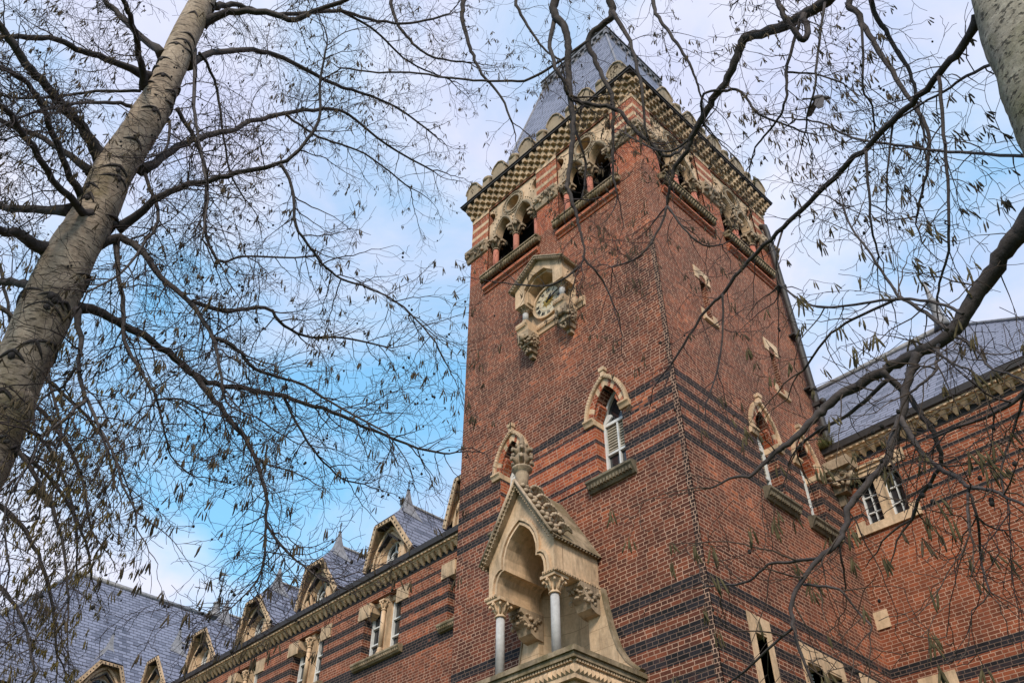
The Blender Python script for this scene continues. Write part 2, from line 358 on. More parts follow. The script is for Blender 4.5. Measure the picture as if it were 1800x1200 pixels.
M['brick_right'] = brick_mat('right wing brick', BR, [(12.6,12.75), (12.225,12.375), (11.85,12.0), (11.475,11.625), (11.1,11.25)] + period(8.175, 8), tint=[(6.0, 11.0, (.45,.12,.05), 1.0)])
M['stone'] = stone_mat('pale limestone', (.54,.355,.215), (.71,.50,.335), gamt=.7)
M['stone_niche'] = stone_mat('ashlar limestone', (.50,.335,.205), (.65,.465,.305), gamt=.6, joints=True)
M['stone_dark'] = stone_mat('weathered carved stone', (.28,.20,.135), (.52,.385,.27), grime=(.04,.032,.024), gamt=.85, bump=.9)
M['stone_moss'] = stone_mat('mossy coping stone', (.23,.165,.105), (.42,.315,.215), grime=(.035,.028,.02), gamt=.75, moss=(.13,.10,.048), bump=.8)
M['stone_merlon'] = stone_mat('grey brown parapet stone', (.27,.20,.135), (.43,.325,.225), gamt=.6)
M['sandstone_red'] = stone_mat('red sandstone shaft', (.40,.13,.09), (.52,.20,.14), gamt=.3)
M['marble'] = stone_mat('grey marble shaft', (.36,.34,.335), (.48,.46,.455), gamt=.3, bump=.15, rough=.6)
M['slate'] = slate_mat('blue grey slate', (.075,.08,.115), (.205,.212,.285), .20, .34)
M['slate_tower'] = slate_mat('tower slate', (.10,.10,.145), (.24,.24,.32), .21, .36)
M['lead'] = plain_mat('weathered lead', (.22,.21,.22), .6, .1, .4)
M['cornice'] = stone_mat('browned cornice stone', (.36,.24,.145), (.60,.425,.275), grime=(.055,.04,.028), gamt=.85, bump=.6)
M['lead_dark'] = plain_mat('dark lead', (.19,.18,.20), .6, .1, .4)
M['gutter'] = plain_mat('black brown iron gutter', (.035,.028,.027), .6)
M['iron'] = plain_mat('black wrought iron', (.02,.02,.022), .5)
M['dark'] = plain_mat('dark void', (.012,.011,.012), .9)
M['wood_dark'] = plain_mat('black stained timber', (.02,.017,.017), .8)
M['white'] = plain_mat('white painted timber', (.62,.61,.60), .5, 0, .12)
M['gold'] = plain_mat('gilding', (.60,.40,.10), .35, .8, .15)
M['clock_face'] = plain_mat('cream clock dial', (.52,.44,.32), .6, 0, .1, nsc=3)
M['louvre'] = plain_mat('pale louvre slats', (.36,.31,.24), .7)
def glass_mat():
    mt, N, L, b = newmat('dark window glass'); b.inputs['Base Color'].default_value = (.02,.022,.026,1); b.inputs['Roughness'].default_value = .08; b.inputs['Specular IOR Level'].default_value = .6
    bp = nn(N, 'ShaderNodeBump'); bp.inputs['Strength'].default_value = .15; L.new(noise(N, L, 3, 2), bp.inputs['Height']); L.new(bp.outputs[0], b.inputs['Normal']); return mt
M['glass'] = glass_mat()
M['bark_pale'] = bark_mat('pale alder bark', (.20,.145,.105), (.50,.39,.30), (.035,.026,.02), (.20,.15,.06), .55, .585)
M['bark_grey'] = bark_mat('grey mossy bark', (.16,.135,.105), (.42,.37,.30), (.03,.025,.02), (.125,.12,.05), .50, .575, (34,34,60))
M['bark_limb'] = bark_mat('limb bark', (.045,.036,.036), (.095,.078,.074), (.02,.016,.016), (.07,.065,.035), .68, .66)
M['twig'] = plain_mat('twig bark', (.050,.036,.036), .8, 0, .3, .2)
M['twig_brown'] = plain_mat('brown twig bark', (.065,.046,.036), .8, 0, .35, .2)  # lighter, browner twig colour
M['catkin'] = plain_mat('brown catkin', (.075,.055,.035), .9, 0, .5, .1, 30)
M['catkin_olive'] = plain_mat('olive catkin', (.13,.095,.034), .9, 0, .5, .1, 30)
M['catkin_mid'] = plain_mat('dull brown olive catkin', (.085,.068,.036), .9, 0, .5, .1, 30)
M['cone'] = plain_mat('black alder cone', (.014,.011,.010), .9)
M['moss_leaf'] = plain_mat('tuft leaf', (.16,.15,.05), .9)
M['grass'] = plain_mat('lawn', (.06,.085,.03), .95, 0, .4, .1, 1.5)
M['pigeon'] = plain_mat('grey brown feathers', (.07,.06,.065), .8)
# ------------------------------------------------------------------ ground
g = MB(); g.poly([(-400,-400,0),(400,-400,0),(400,400,0),(-400,400,0)]); tag(g.build('ground', M['grass']), 'lawn at the foot of the brick buildings', 'ground', kind='structure')

def FRy(y0): return lambda u, v, d: V((u, y0 + d, v))          # faces -Y, d runs inward
def FRx(x0): return lambda u, v, d: V((x0 - d, u, v))          # faces +X
def fbox(mb, fr, u0, u1, v0, v1, d0, d1, mat=0):
    b = [fr(u, v, d1) for u, v in ((u0,v0),(u1,v0),(u1,v1),(u0,v1))]; t = [fr(u, v, d0) for u, v in ((u0,v0),(u1,v0),(u1,v1),(u0,v1))]
    mb.hexa(b, t, mat)
def frev(mb, fr, prof, u0, u1, mat=0):
    """extrude a (depth, v) profile along u"""
    a = [mb.vert(fr(u0, v, d)) for d, v in prof]; b = [mb.vert(fr(u1, v, d)) for d, v in prof]; n = len(prof)
    for k in range(n): mb.face((a[k], a[(k+1)%n], b[(k+1)%n], b[k]), mat)
    for t in tessellate_polygon([[V((d, v, 0)) for d, v in prof]]): mb.face([a[k] for k in t], mat); mb.face([b[k] for k in t], mat)
def arch_half(h, zs, rise, n=8):
    """right half of a pointed arch from spring to apex"""
    Rr = (h*h + rise*rise) / (2*h); c = h - Rr; a1 = math.atan2(rise, -c)
    return [(c + Rr*math.cos(a1*k/n), zs + Rr*math.sin(a1*k/n)) for k in range(n + 1)]
def arch_line(cx, h, zs, rise, n=8):
    r = arch_half(h, zs, rise, n); return [(cx - u, v) for u, v in r] + [(cx + u, v) for u, v in r[-2::-1]]
def arch_poly(cx, h, z0, zs, rise, n=8): return [(cx - h, z0)] + arch_line(cx, h, zs, rise, n) + [(cx + h, z0)]
def circle(cx, cz, r, n=20): return [(cx + r*math.cos(2*math.pi*k/n), cz + r*math.sin(2*math.pi*k/n)) for k in range(n)]
rng = random.Random(7)
def lumps(mb, fr, u0, u1, v0, v1, d, n, r, mat=0, seed=1):
    rr = random.Random(seed)
    for k in range(n):
        u = u0 + (u1-u0)*(k + rr.uniform(.2,.8))/n; v = rr.uniform(v0, v1); q = r*rr.uniform(.6, 1.2)
        mb.ball(fr(u, v, d), q, mat, 7, 5, (rr.uniform(.7,1.3), rr.uniform(.7,1.3), rr.uniform(.6,1.4)), True, .32)
def leaf_capital(mb, c, z0, z1, r0, r1, mat=0, sq=True, n=8):
    c = V((c[0], c[1], 0)); h = z1 - z0
    mb.lathe([(r0*1.25, 0), (r0*1.3, h*.06), (r0*1.02, h*.1), (r0, h*.2), (r0*1.15, h*.5), (r1*.8, h*.75), (r1*.9, h*.82)], c + V((0,0,z0)), 12, mat)
    for k in range(n):
        a = 2*math.pi*k/n; dx, dy = math.cos(a), math.sin(a)
        pts = [c + V((dx*r, dy*r, z0 + h*t)) for r, t in ((r0*1.0,.2),(r0*1.25,.45),(r1*.85,.66),(r1*1.12,.74),(r1*1.15,.62))]
        mb.tube(pts, [h*.07, h*.08, h*.075, h*.075, h*.05], 5, mat)
        mb.ball(pts[-1], h*.085, mat, 6, 4)
    if sq: mb.box(c.x-r1*1.05, c.x+r1*1.05, c.y-r1*1.05, c.y+r1*1.05, z0+h*.82, z1, mat)
def shaft(mb, c, z0, z1, r, mat=0, n=14): mb.lathe([(r,0),(r*.94,z1-z0)], (c[0],c[1],z0), n, mat)
def moulded_base(mb, c, z0, h, r, mat=0): mb.lathe([(r*1.75,0),(r*1.75,h*.2),(r*1.45,h*.32),(r*1.5,h*.45),(r*1.15,h*.55),(r*1.3,h*.7),(r*1.25,h*.82),(r*1.02,h*.92),(r,h)], (c[0],c[1],z0), 14, mat)

# ================================================================== TOWER
TW, TD, ZT = 6.3, 6.25, 22.15
tower = thing('brick_tower', (-3.15, 3.1, 0), 'tall red brick clock tower banded with black brick under a steep slate roof', 'tower')
FT, RT = FRy(0.0), FRx(0.0)
F_WIN = (-4.53, -1.73); R_WIN = (3.08, 4.72)
F_BEL = (-4.58, -1.78); R_BEL = (1.75, 4.5)
BW, BZ0, BZ1, BSP = 1.0, 19.22, 22.08, 20.72
def win_hole(c): return (arch_poly(c, .36, 10.95, 12.33, .76), .38)
def bel_hole(c): return ([(c-BW, BZ0), (c-BW, BZ1), (c+BW, BZ1), (c+BW, BZ0)], .32)
def rect(u0, u1, v0, v1): return [(u0, v0), (u0, v1), (u1, v1), (u1, v0)]
SLITS = ((1.78, 14.95, 16.2), (4.45, 14.3, 15.6))
LOW = ((1.33, .17, 5.6, 7.62), (2.95, .26, 5.6, 7.55), (3.6, .26, 5.6, 7.55), (4.95, .17, 5.6, 7.55))
w = MB()
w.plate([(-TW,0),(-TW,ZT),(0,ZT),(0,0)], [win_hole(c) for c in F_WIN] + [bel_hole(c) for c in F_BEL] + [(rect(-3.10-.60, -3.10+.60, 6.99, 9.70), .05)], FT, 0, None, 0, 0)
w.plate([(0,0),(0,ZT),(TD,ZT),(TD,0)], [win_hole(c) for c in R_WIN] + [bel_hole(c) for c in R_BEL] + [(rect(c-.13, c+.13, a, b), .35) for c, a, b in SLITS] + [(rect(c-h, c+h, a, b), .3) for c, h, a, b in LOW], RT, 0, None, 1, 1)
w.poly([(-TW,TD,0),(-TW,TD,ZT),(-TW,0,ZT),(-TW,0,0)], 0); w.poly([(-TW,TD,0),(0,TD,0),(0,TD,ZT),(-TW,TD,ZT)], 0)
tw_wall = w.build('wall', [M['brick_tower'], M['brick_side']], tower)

# orange rubbed brick panels between and beside the pointed windows
p = MB()
p.prism([(-4.2,10.93),(-4.2,12.25),(-2.09,12.25),(-2.09,10.93)], FT, -.004, .05, 0)
for c in F_WIN:   # the jambs of the openings in the same brick
    fbox(p, FT, c-.375, c-.359, 10.95, 12.33, -.006, .375); 
p.build('brick_panel', M['brick_orange'], tower)

cb_ = MB(); fbox(cb_, FT, -.115, .0, 0, 16.6, -.003, .02); cb_.build('corner_brick', M['brick_burnt'], tower)
def arch_window(fr, c, parent, seed, closed=False):
    z0, zs, rise, h = 10.95, 12.33, .76, .36
    g_ = MB(); g_.prism(arch_poly(c, h+.02, z0-.02, zs, rise+.02), fr, .335, .36)
    win = g_.build('window', M['glass'], parent)
    f = MB(); a0 = arch_poly(c, h, z0, zs, rise); a1 = arch_poly(c, h-.055, z0+.05, zs, rise-.085)
    f.ring(a1, a0, fr, .335, .27, closed=True)
    fbox(f, fr, c-h+.05, c+h-.05, zs-.04, zs+.03, .265, .335)
    fbox(f, fr, c-.02, c+.02, z0+.05, zs-.04, .275, .335)
    fbox(f, fr, c-h+.05, c+h-.05, 11.58, 11.63, .27, .335)
    # trefoil cusps in the head
    for s_ in (-1, 1): f.prism([(c+s_*(h-.02), zs+.03), (c+s_*(h-.02), zs+.30), (c+s_*.14, zs+.22), (c+s_*.12, zs+.16), (c+s_*.2, zs+.10)], fr, .28, .325)
    f.build('frame', M['white'], win)
    lv = MB()
    for k in range(9): fbox(lv, fr, c-h+.06, c+h-.06, 11.68+k*.067, 11.715+k*.067, .31, .333)
    lv.build('louvre', M['louvre'], win)
    ar = MB(); i0 = arch_line(c, h+.004, zs, rise+.004, 9); i1 = arch_line(c, h+.15, zs, rise+.19, 9)
    ar.ring(i0, i1, fr, .02, -.022, mats=(1, 1, 0, 1, 1, 1, 0, 1, 0, 0, 1, 0, 1, 1, 1, 0, 1, 1))
    # inner order of the arch: brick soffit with a cusp on each side
    for s_ in (-1, 1):
        ar.prism([(c+s_*(h+.01), zs), (c+s_*(h+.01), zs+.44), (c+s_*.22, zs+.42), (c+s_*.20, zs+.34), (c+s_*.25, zs+.24), (c+s_*.33, zs+.10), (c+s_*.355, zs)], fr, .02, .24, 1)
    ar.build('arch', [M['stone'], M['brick_belfry']], win)
    hd = MB(); o0 = arch_line(c, h+.15, zs, rise+.19, 14); o1 = arch_line(c, h+.195, zs, rise+.245, 14)
    hd.ring(o0, o1, fr, .02, -.075)
    pts = arch_line(c, h+.195, zs, rise+.255, 9)
    for (u0, v0), (u1, v1) in zip(pts, pts[1:]):
        for t in (.25, .75):
            uu, vv = u0+(u1-u0)*t, v0+(v1-v0)*t; fbox(hd, fr, uu-.026, uu+.026, vv-.04, vv+.03, -.085, .02)
    fbox(hd, fr, c-.05, c+.05, zs+rise+.20, zs+rise+.36, -.09, .02); fbox(hd, fr, c-.075, c+.075, zs+rise+.34, zs+rise+.43, -.11, .02)
    hd.build('hood_mould', M['stone'], win)
    for s_ in (-1, 1):
        im = MB()
        frev(im, fr, [(.3,12.24),(-.05,12.24),(-.075,12.30),(-.11,12.35),(-.11,12.385),(.3,12.385)], c+s_*(h-.015), c+s_*(h+.25))
        for k in range(6): fbox(im, fr, c+s_*(h+.02+k*.038), c+s_*(h+.038+k*.038), 12.335, 12.352, -.118, -.09)
        im.build('impost', M['stone'], win)
    si = MB(); frev(si, fr, [(.37,10.98),(-.06,10.93),(-.18,10.90),(-.18,10.85),(-.15,10.82),(-.10,10.74),(-.05,10.66),(.02,10.66),(.02,10.80),(.37,10.80)], c-h-.22, c+h+.22)
    for k in range(14): fbox(si, fr, c-h-.18+k*.08, c-h-.14+k*.08, 10.72, 10.80, -.15, -.04)
    si.build('sill', M['stone_sooty'], win)
for i, c in enumerate(F_WIN): arch_window(FT, c, tower, i)
for i, c in enumerate(R_WIN): arch_window(RT, c, tower, 5+i)

def belfry_window(fr, c, parent, seed):
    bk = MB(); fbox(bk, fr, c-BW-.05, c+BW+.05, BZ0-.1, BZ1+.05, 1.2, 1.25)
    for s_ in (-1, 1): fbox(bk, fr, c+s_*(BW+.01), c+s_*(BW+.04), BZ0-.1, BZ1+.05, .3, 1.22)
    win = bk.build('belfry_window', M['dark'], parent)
    t = MB(); hs = []
    for s_ in (-1, 1): hs.append((arch_poly(c+s_*.41, .31, BSP, BSP+.08, .55, 7), .30))
    outer = [(c-BW, BSP), (c-BW, BZ1)] + [(c+BW, BZ1), (c+BW, BSP)]
    # foot of the plate is cut by the two lights
    outer = [(c-BW, BSP), (c-BW, 21.42)] + [(c-BW + .24*math.sin(math.pi*k/8), 21.67 - .25*math.cos(math.pi*k/8)) for k in range(9)] + [(c-BW, 21.92), (c-BW, BZ1), (c+BW, BZ1), (c+BW, 21.92)] + [(c+BW - .24*math.sin(math.pi*k/8), 21.67 + .25*math.cos(math.pi*k/8)) for k in range(9)] + [(c+BW, 21.42), (c+BW, BSP)]
    outer += arch_line(c+.41, .31, BSP+.02, .56, 7)[::-1] + [(c+.10, BSP), (c-.10, BSP)] + arch_line(c-.41, .31, BSP+.02, .56, 7)[::-1]
    t.plate(outer, [(circle(c, 21.62, .27, 20), .30)], fr, .05, .30)
    t.build('tracery', M['stone'], win)
    ro = MB()
    ro.ring(circle(c, 21.62, .27, 24), circle(c, 21.62, .33, 24), fr, .05, .015, closed=True)
    ro.ring(circle(c, 21.62, .40, 24), circle(c, 21.62, .44, 24), fr, .05, .02, closed=True)
    for k in range(18): a = 2*math.pi*k/18; ro.ball(fr(c+.365*math.cos(a), 21.62+.365*math.sin(a), .04), .026, 0, 5, 3)
    for s_ in (-1, 1):
        ln0, ln1 = arch_line(c+s_*.41, .33, BSP+.02, .58, 9), arch_line(c+s_*.41, .385, BSP+.02, .66, 9)
        ro.ring(ln0, ln1, fr, .05, .02)
        for u, v in arch_line(c+s_*.41, .43, BSP+.06, .72, 7): ro.ball(fr(u, v, .045), .026, 0, 5, 3)
        for k in range(7):
            a = math.pi*k/6; ro.ball(fr(c+s_*(BW-.31*math.sin(a)), 21.67+.31*math.cos(a), .045), .026, 0, 5, 3)
    ro.build('roundel_ornament', M['stone_merlon'], win)
    for k, u in enumerate((c-.83, c, c+.83)):
        sh = MB(); q = fr(u, 0, .17); shaft(sh, q, BZ0+.12, 20.28, .088); o = sh.build('shaft', M['sandstone_red'], win)
        ca = MB(); leaf_capital(ca, q, 20.28, BSP, .085, .19); moulded_base(ca, q, BZ0, .14, .085)
        lumps(ca, fr, u-.2, u+.2, 20.45, 20.66, .0, 5, .06, seed=seed*7+k); ca.build('capital', M['stone_dark'], win)
        sh = MB(); q = fr(u, 0, .62); shaft(sh, q, BZ0+.12, 20.28, .088); sh.build('shaft', M['sandstone_red'], win)
    si = MB(); frev(si, fr, [(.34,BZ0+.02),(-.06,BZ0-.02),(-.20,BZ0-.05),(-.20,BZ0-.09),(.02,BZ0-.13),(.34,BZ0-.13)], c-BW-.12, c+BW+.12)
    n = 30
    pts = [fr(c-BW-.12+(2*BW+.24)*k/n, BZ0-.18, -.09) for k in range(n+1)]
    si.tube(pts, .065, 10)
    for k in range(24):   # cable twist
        u = c-BW-.12 + (2*BW+.18)*k/24; a = [fr(u + .10*j/4, BZ0-.18+.085*math.sin(-1.7+3.0*j/4), -.09-.085*math.cos(-1.7+3.0*j/4)) for j in range(5)]
        si.tube(a, .028, 6)
    si.build('rope_sill', M['stone_moss'], win)
    ap = MB(); frev(ap, fr, [(.01,18.80),(-.09,18.80),(-.12,18.72),(-.12,18.66),(-.06,18.62),(-.03,18.55),(.01,18.55)], c-BW-.06, c+BW+.06)
    ap.build('brick_string', M['brick_belfry'], win)
for i, c in enumerate(F_BEL): belfry_window(FT, c, tower, i+1)
for i, c in enumerate(R_BEL): belfry_window(RT, c, tower, i+3)

# carved string at capital level, stone stripes above it, orange brick corner piers
def piers(fr, cuts, length, e0, e1):
    edges = [0 if e0 is None else e0] + [x for c in cuts for x in (c-BW, c+BW)] + [length]
    segs = [(edges[k], edges[k+1]) for k in range(0, len(edges), 2)]
    return segs
for fr, segs, sd_ in ((FT, [(-TW-.13, F_BEL[0]-BW), (F_BEL[0]+BW, F_BEL[1]-BW), (F_BEL[1]+BW, .13)], 11), (RT, [(-.13, R_BEL[0]-BW), (R_BEL[0]+BW, R_BEL[1]-BW), (R_BEL[1]+BW, TD+.13)], 31)):
    for j, (a, b) in enumerate(segs):
        cs = MB(); bp_ = MB(); frev(cs, fr, [(.02,20.30),(-.05,20.32),(-.09,20.42),(-.12,20.58),(-.16,20.63),(-.16,20.72),(.02,20.74)], a, b)
        lumps(cs, fr, a, b, 20.38, 20.60, -.11, max(5, int((b-a)*11)), .06, seed=sd_+j)
        lumps(cs, fr, a, b, 20.50, 20.62, -.15, max(4, int((b-a)*9)), .045, seed=sd_+j+70)
        aa, bb = max(a, (-TW if fr is FT else 0)), min(b, (0 if fr is FT else TD))
        for za, zb_, e_ in ((20.80, 20.94, -.006), (21.18, 21.32, -.006), (21.56, 21.70, -.006), (21.98, 22.14, -.02)):
            st = MB(); fbox(st, fr, aa, bb, za, zb_, e_, .03); st.build('stone_stripe', M['stone'], tower)
        fbox(bp_, fr, aa, bb, 20.74, 21.98, -.003, .03); fbox(bp_, fr, aa, bb, 19.25, 20.3, -.003, .03)
        cs.build('carved_string', M['stone_dark'], tower); bp_.build('brick_pier', M['brick_belfry'], tower)

# chequered corbel cornice, four stepped courses of blocks
co = MB()
def ring_box(mb, pr, z0, z1, mat=0): mb.box(-TW-pr, pr, -pr, TD+pr, z0, z1, mat)
for k in range(4):
    z0 = 22.15 + .15*k; pb = .02 + .05*k; pf = pb + .08
    ring_box(co, pb, z0, z0+.15)
    wd = .15; n = int((TW + 2*pb)/wd)
    for j in range(n + 1):
        if (j + k) % 2: continue
        a = -pb + j*wd
        for fr, s0 in ((FT, None), (RT, None)):
            if fr is FT: u0 = -TW - pb + j*wd
            else: u0 = a
            u1 = min(u0 + wd, (pb if fr is FT else TD+pb))
            if u1 - u0 < .03: continue
            fbt = [(u0, z0+.004), (u1, z0+.004), (u1, z0+.146), (u0, z0+.146)]
            b = [fr(u, v, -pb) for u, v in fbt]; t = [fr(u + (.02 if u == u0 else -.02), v, -pf) for u, v in fbt]
            co.hexa(b, t)
co.build('cornice', M['cornice'], tower)
gu = MB(); ring_box(gu, .24, 22.75, 22.77); ring_box(gu, .28, 22.77, 22.84); ring_box(gu, .31, 22.84, 22.86); gu.build('gutter', M['gutter'], tower)
# parapet merlons and posts
def merlon(fr, u, dz=0):
    m_ = MB(); h = .27; z0 = 22.85
    out_ = [(u-h, z0), (u-h, z0+.36)] + [(u-a, z0+.36+b) for a, b in ((.24,.14),(.15,.27),(0,.36))] + [(u+a, z0+.36+b) for a, b in ((.15,.27),(.24,.14))] + [(u+h, z0+.36), (u+h, z0)]
    m_.prism(out_, fr, -.26, .12)
    cp = [(u + (x-u)*1.12, z0 + (z-z0)*1.06) for x, z in out_[1:-1]]; ci = out_[1:-1]
    m_.ring(ci, cp, fr, .16, -.30)
    return m_
for fr, L0, L1 in ((FT, -TW-.12, .12), (RT, -.12, TD+.12)):
    n = 5; stp = (L1-L0)/n
    for k in range(n + 1):
        if fr is RT and k == 0: continue
        u = L0 + .34 + k*(L1-L0-.68)/n
        merlon(fr, u).build('merlon', M['stone_merlon'], tower)
        if k < n:
            u2 = u + .5*(L1-L0-.68)/n; q = fr(u2, 0, -.1); po = MB()
            po.box(q.x-.15, q.x+.15, q.y-.15, q.y+.15, 22.85, 23.24); po.lathe([(.16,0),(.21,.04),(.22,.10),(.19,.16),(.08,.20),(.01,.21)], (q.x, q.y, 23.24), 12)
            fbox(po, fr, u2-.42, u2+.42, 22.85, 23.08, -.20, .08)
            po.build('parapet_post', M['stone_merlon'], tower)
# steep slate roof cut off flat, with a lead cap and rail of little brackets
i0, i1, z0, z1 = .25, 1.66, 22.8, 29.5
sp = MB(); B = [(-TW+i0,i0,z0),(-i0,i0,z0),(-i0,TD-i0,z0),(-TW+i0,TD-i0,z0)]; T = [(-TW+i1,i1,z1),(-i1,i1,z1),(-i1,TD-i1,z1),(-TW+i1,TD-i1,z1)]
for k in range(4): sp.poly([B[k], B[(k+1)%4], T[(k+1)%4], T[k]])
sp_o = sp.build('roof', M['slate_tower'], tower)
cp = MB(); cx0, cx1, cy0, cy1 = -TW+i1, -i1, i1, TD-i1
cp.box(cx0-.02, cx1+.02, cy0-.02, cy1+.02, 29.42, 29.7); cp.box(cx0-.09, cx1+.09, cy0-.09, cy1+.09, 29.7, 29.76); cp.box(cx0-.06, cx1+.06, cy0-.06, cy1+.06, 29.76, 29.90); cp.box(cx0-.10, cx1+.10, cy0-.10, cy1+.10, 29.90, 29.95)
for k in range(11):
    t = k/10; x = cx0+(cx1-cx0)*t; y = cy0+(cy1-cy0)*t
    cp.box(x-.06, x+.06, cy0-.08, cy0, 29.5, 29.69); cp.box(cx1, cx1+.08, y-.06, y+.06, 29.5, 29.69)
for k in range(4):
    cp.tube([V(B[k]), V(T[k])], .045, 6)
cp.build('roof_cap', M['lead_dark'], sp_o)
# slits and square-headed windows of the right-hand face
for c, a, b in SLITS:
    gl = MB(); fbox(gl, RT, c-.14, c+.14, a, b, .32, .35); wn = gl.build('slit_window', M['dark'], tower)
    s_ = MB()
    RTp = RT
    s_.plate([(c-.30,b-.02),(c-.30,b+.36),(c+.30,b+.36),(c+.30,b-.02),(c+.15,b-.02),(c+.12,b+.12),(c,b+.2),(c-.12,b+.12),(c-.15,b-.02)], [], RT, -.02, .3)
    frev(s_, RT, [(.3,a+.04),(-.06,a-.02),(-.06,a-.10),(.02,a-.12),(.3,a-.12)], c-.26, c+.26)
    fbox(s_, RT, c-.30, c-.131, a, a+.22, -.02, .25); fbox(s_, RT, c+.131, c+.30, a, a+.22, -.02, .25)
    s_.build('stone_surround', M['stone'], wn)
for gi, grp in enumerate(((0,), (1, 2), (3,))):
    us = [LOW[k] for k in grp]; c0 = us[0][0]-us[0][1]; c1 = us[-1][0]+us[-1][1]; zt = us[0][3]; zb = us[0][2]
    gl = MB(); fbox(gl, RT, c0-.03, c1+.03, zb, zt+.02, .27, .3); wn = gl.build('window', M['glass'], tower)
    s_ = MB(); holes = [(rect(c-h, c+h, zb, zt-.06), .27) for c, h, _, _ in us]
    s_.plate([(c0-.16,zb-.02),(c0-.16,zt+.26),(c1+.16,zt+.26),(c1+.16,zb-.02)], holes, RT, -.018, .02)
    for c, h, _, _ in us: fbox(s_, RT, c-h+.03, c+h-.03, zt-.02, zt+.08, -.03, .0)
    s_.build('stone_surround', M['stone'], wn)
    if gi == 1:
        bl = MB()
        for c, h, _, _ in us:
            for k in range(8): fbox(bl, RT, c-h, c+h, zt-.12-k*.06, zt-.09-k*.06, .2, .26)
            fbox(bl, RT, c-h, c-h+.05, zb, zt-.55, .18, .27); fbox(bl, RT, c+h-.05, c+h, zb, zt-.55, .18, .27); fbox(bl, RT, c-.02, c+.02, zb, zt-.55, .18, .27)
        bl.build('frame', M['white'], wn)

# ------------------------------------------------------------------ clock
clock = thing('wall_clock', (-3.17, 0, 15.2), 'cream stone clock under a gabled hood carried on small columns, fixed high on the tower', 'clock')
cx = -3.17
b = MB(); fbox(b, FT, cx-.80, cx+.80, 15.9, 17.3, -.03, .02); b.build('back_plate', M['stone'], clock)
h = MB(); hw = .84
def gab(u0, e, a): return [(cx-u0, e), (cx, a), (cx+u0, e)]
# fascia with a canted opening
o_ = [(cx-.80,16.52),(cx-.80,17.10),(cx-.02,17.65),(cx+.02,17.65),(cx+.80,17.10),(cx+.80,16.52),(cx+.49,16.52),(cx+.49,17.0),(cx+.2,17.28),(cx-.2,17.28),(cx-.49,17.0),(cx-.49,16.52)]
h.plate(o_, [], FT, -.46, -.02)
i_ = [(cx-.49,16.60),(cx-.49,17.0),(cx-.2,17.28),(cx+.2,17.28),(cx+.49,17.0),(cx+.49,16.60)]
j_ = [(cx-.45,16.60),(cx-.45,16.98),(cx-.18,17.23),(cx+.18,17.23),(cx+.45,16.98),(cx+.45,16.60)]
h.ring(j_, i_, FT, -.02, -.36); h.build('hood', M['stone'], clock)
r_ = MB(); r_.ring(gab(.80, 17.10, 17.66), gab(.90, 17.10, 17.73), FT, .01, -.56); r_.ring(gab(.90, 17.115, 17.735), gab(.94, 17.115, 17.775), FT, .01, -.60)
for s_ in (-1, 1):
    for k in range(14):
        t = (k+.5)/14; u = cx + s_*.87*(1-t); v = 17.10 + .60*t; fbox(r_, FT, u-.018, u+.018, v-.03, v+.02, -.585, -.55)
    for k in range(8): r_.box(cx+s_*.89, cx+s_*.93, -.55+k*.065, -.52+k*.065, 17.07, 17.13)
r_.build('hood_roof', M['stone_merlon'], clock)
for s_ in (-1, 1):
    q = (cx+s_*.62, -.28); c_ = MB(); shaft(c_, q, 16.12, 16.40, .075); c_.build('column', M['marble'], clock)
    c_ = MB(); leaf_capital(c_, q, 16.37, 16.52, .07, .13); moulded_base(c_, q, 15.98, .15, .075); c_.build('capital', M['stone_dark'], clock)
l_ = MB()
for u0, u1, d in ((-1.08, -.80, -.10), (-.80, -.44, -.45), (-.44, .44, -.10), (.44, .80, -.45), (.80, 1.08, -.10)):
    frev(l_, FT, [(.01,15.70),(d+.07,15.71),(d+.05,15.80),(d+.03,15.84),(d,15.88),(d,15.96),(d+.03,15.98),(.01,15.98)], cx+u0, cx+u1)
    for k in range(int((u1-u0)/.055)): fbox(l_, FT, cx+u0+k*.055, cx+u0+k*.055+.03, 15.825, 15.86, d-.002, d+.05)
l_.build('ledge', M['stone'], clock)
for si_, s_ in enumerate((-1, 1)):
    c_ = MB(); u = cx+s_*.62
    for z0_, z1_, hw_, d_ in ((15.50,15.71,.18,-.38),(15.32,15.50,.15,-.30),(15.17,15.32,.11,-.21),(15.05,15.17,.06,-.12)):
        fbox(c_, FT, u-hw_, u+hw_, z0_, z1_, d_, .01)
    lumps(c_, FT, u-.18, u+.18, 15.38, 15.68, -.35, 20, .042, seed=50+si_); lumps(c_, FT, u-.13, u+.13, 15.12, 15.40, -.24, 14, .04, seed=60+si_)
    for k in range(3): lumps(c_, FRx(u+.17), -.33, -.05, 15.25, 15.68, -.01, 9, .036, seed=80+k)
    c_.ball((u-.02, -.39, 15.54), .09, 0, 9, 7, (.9,.9,1.2), True, .06); c_.ball((u-.02, -.475, 15.53), .026, 0, 6, 4); 
    for k in (-1, 1): c_.ball((u-.02+k*.10, -.36, 15.60), .045, 0, 6, 4, (1,1,1), True, .3)
    c_.build('carved_corbel', M['stone_dark'], clock)
zc, rc = 16.50, .46
fa = MB(); fa.prism(circle(cx, zc, rc, 40), FT, -.11, -.02); fo = fa.build('dial', M['clock_face'], clock)
rm = MB(); rm.ring(circle(cx, zc, rc-.01, 48), circle(cx, zc, rc+.045, 48), FT, -.02, -.15, closed=True); rm.ring(circle(cx, zc, .27, 40), circle(cx, zc, .280, 40), FT, -.10, -.116, closed=True)
rm.build('rim', M['stone'], fo)
nm = MB()
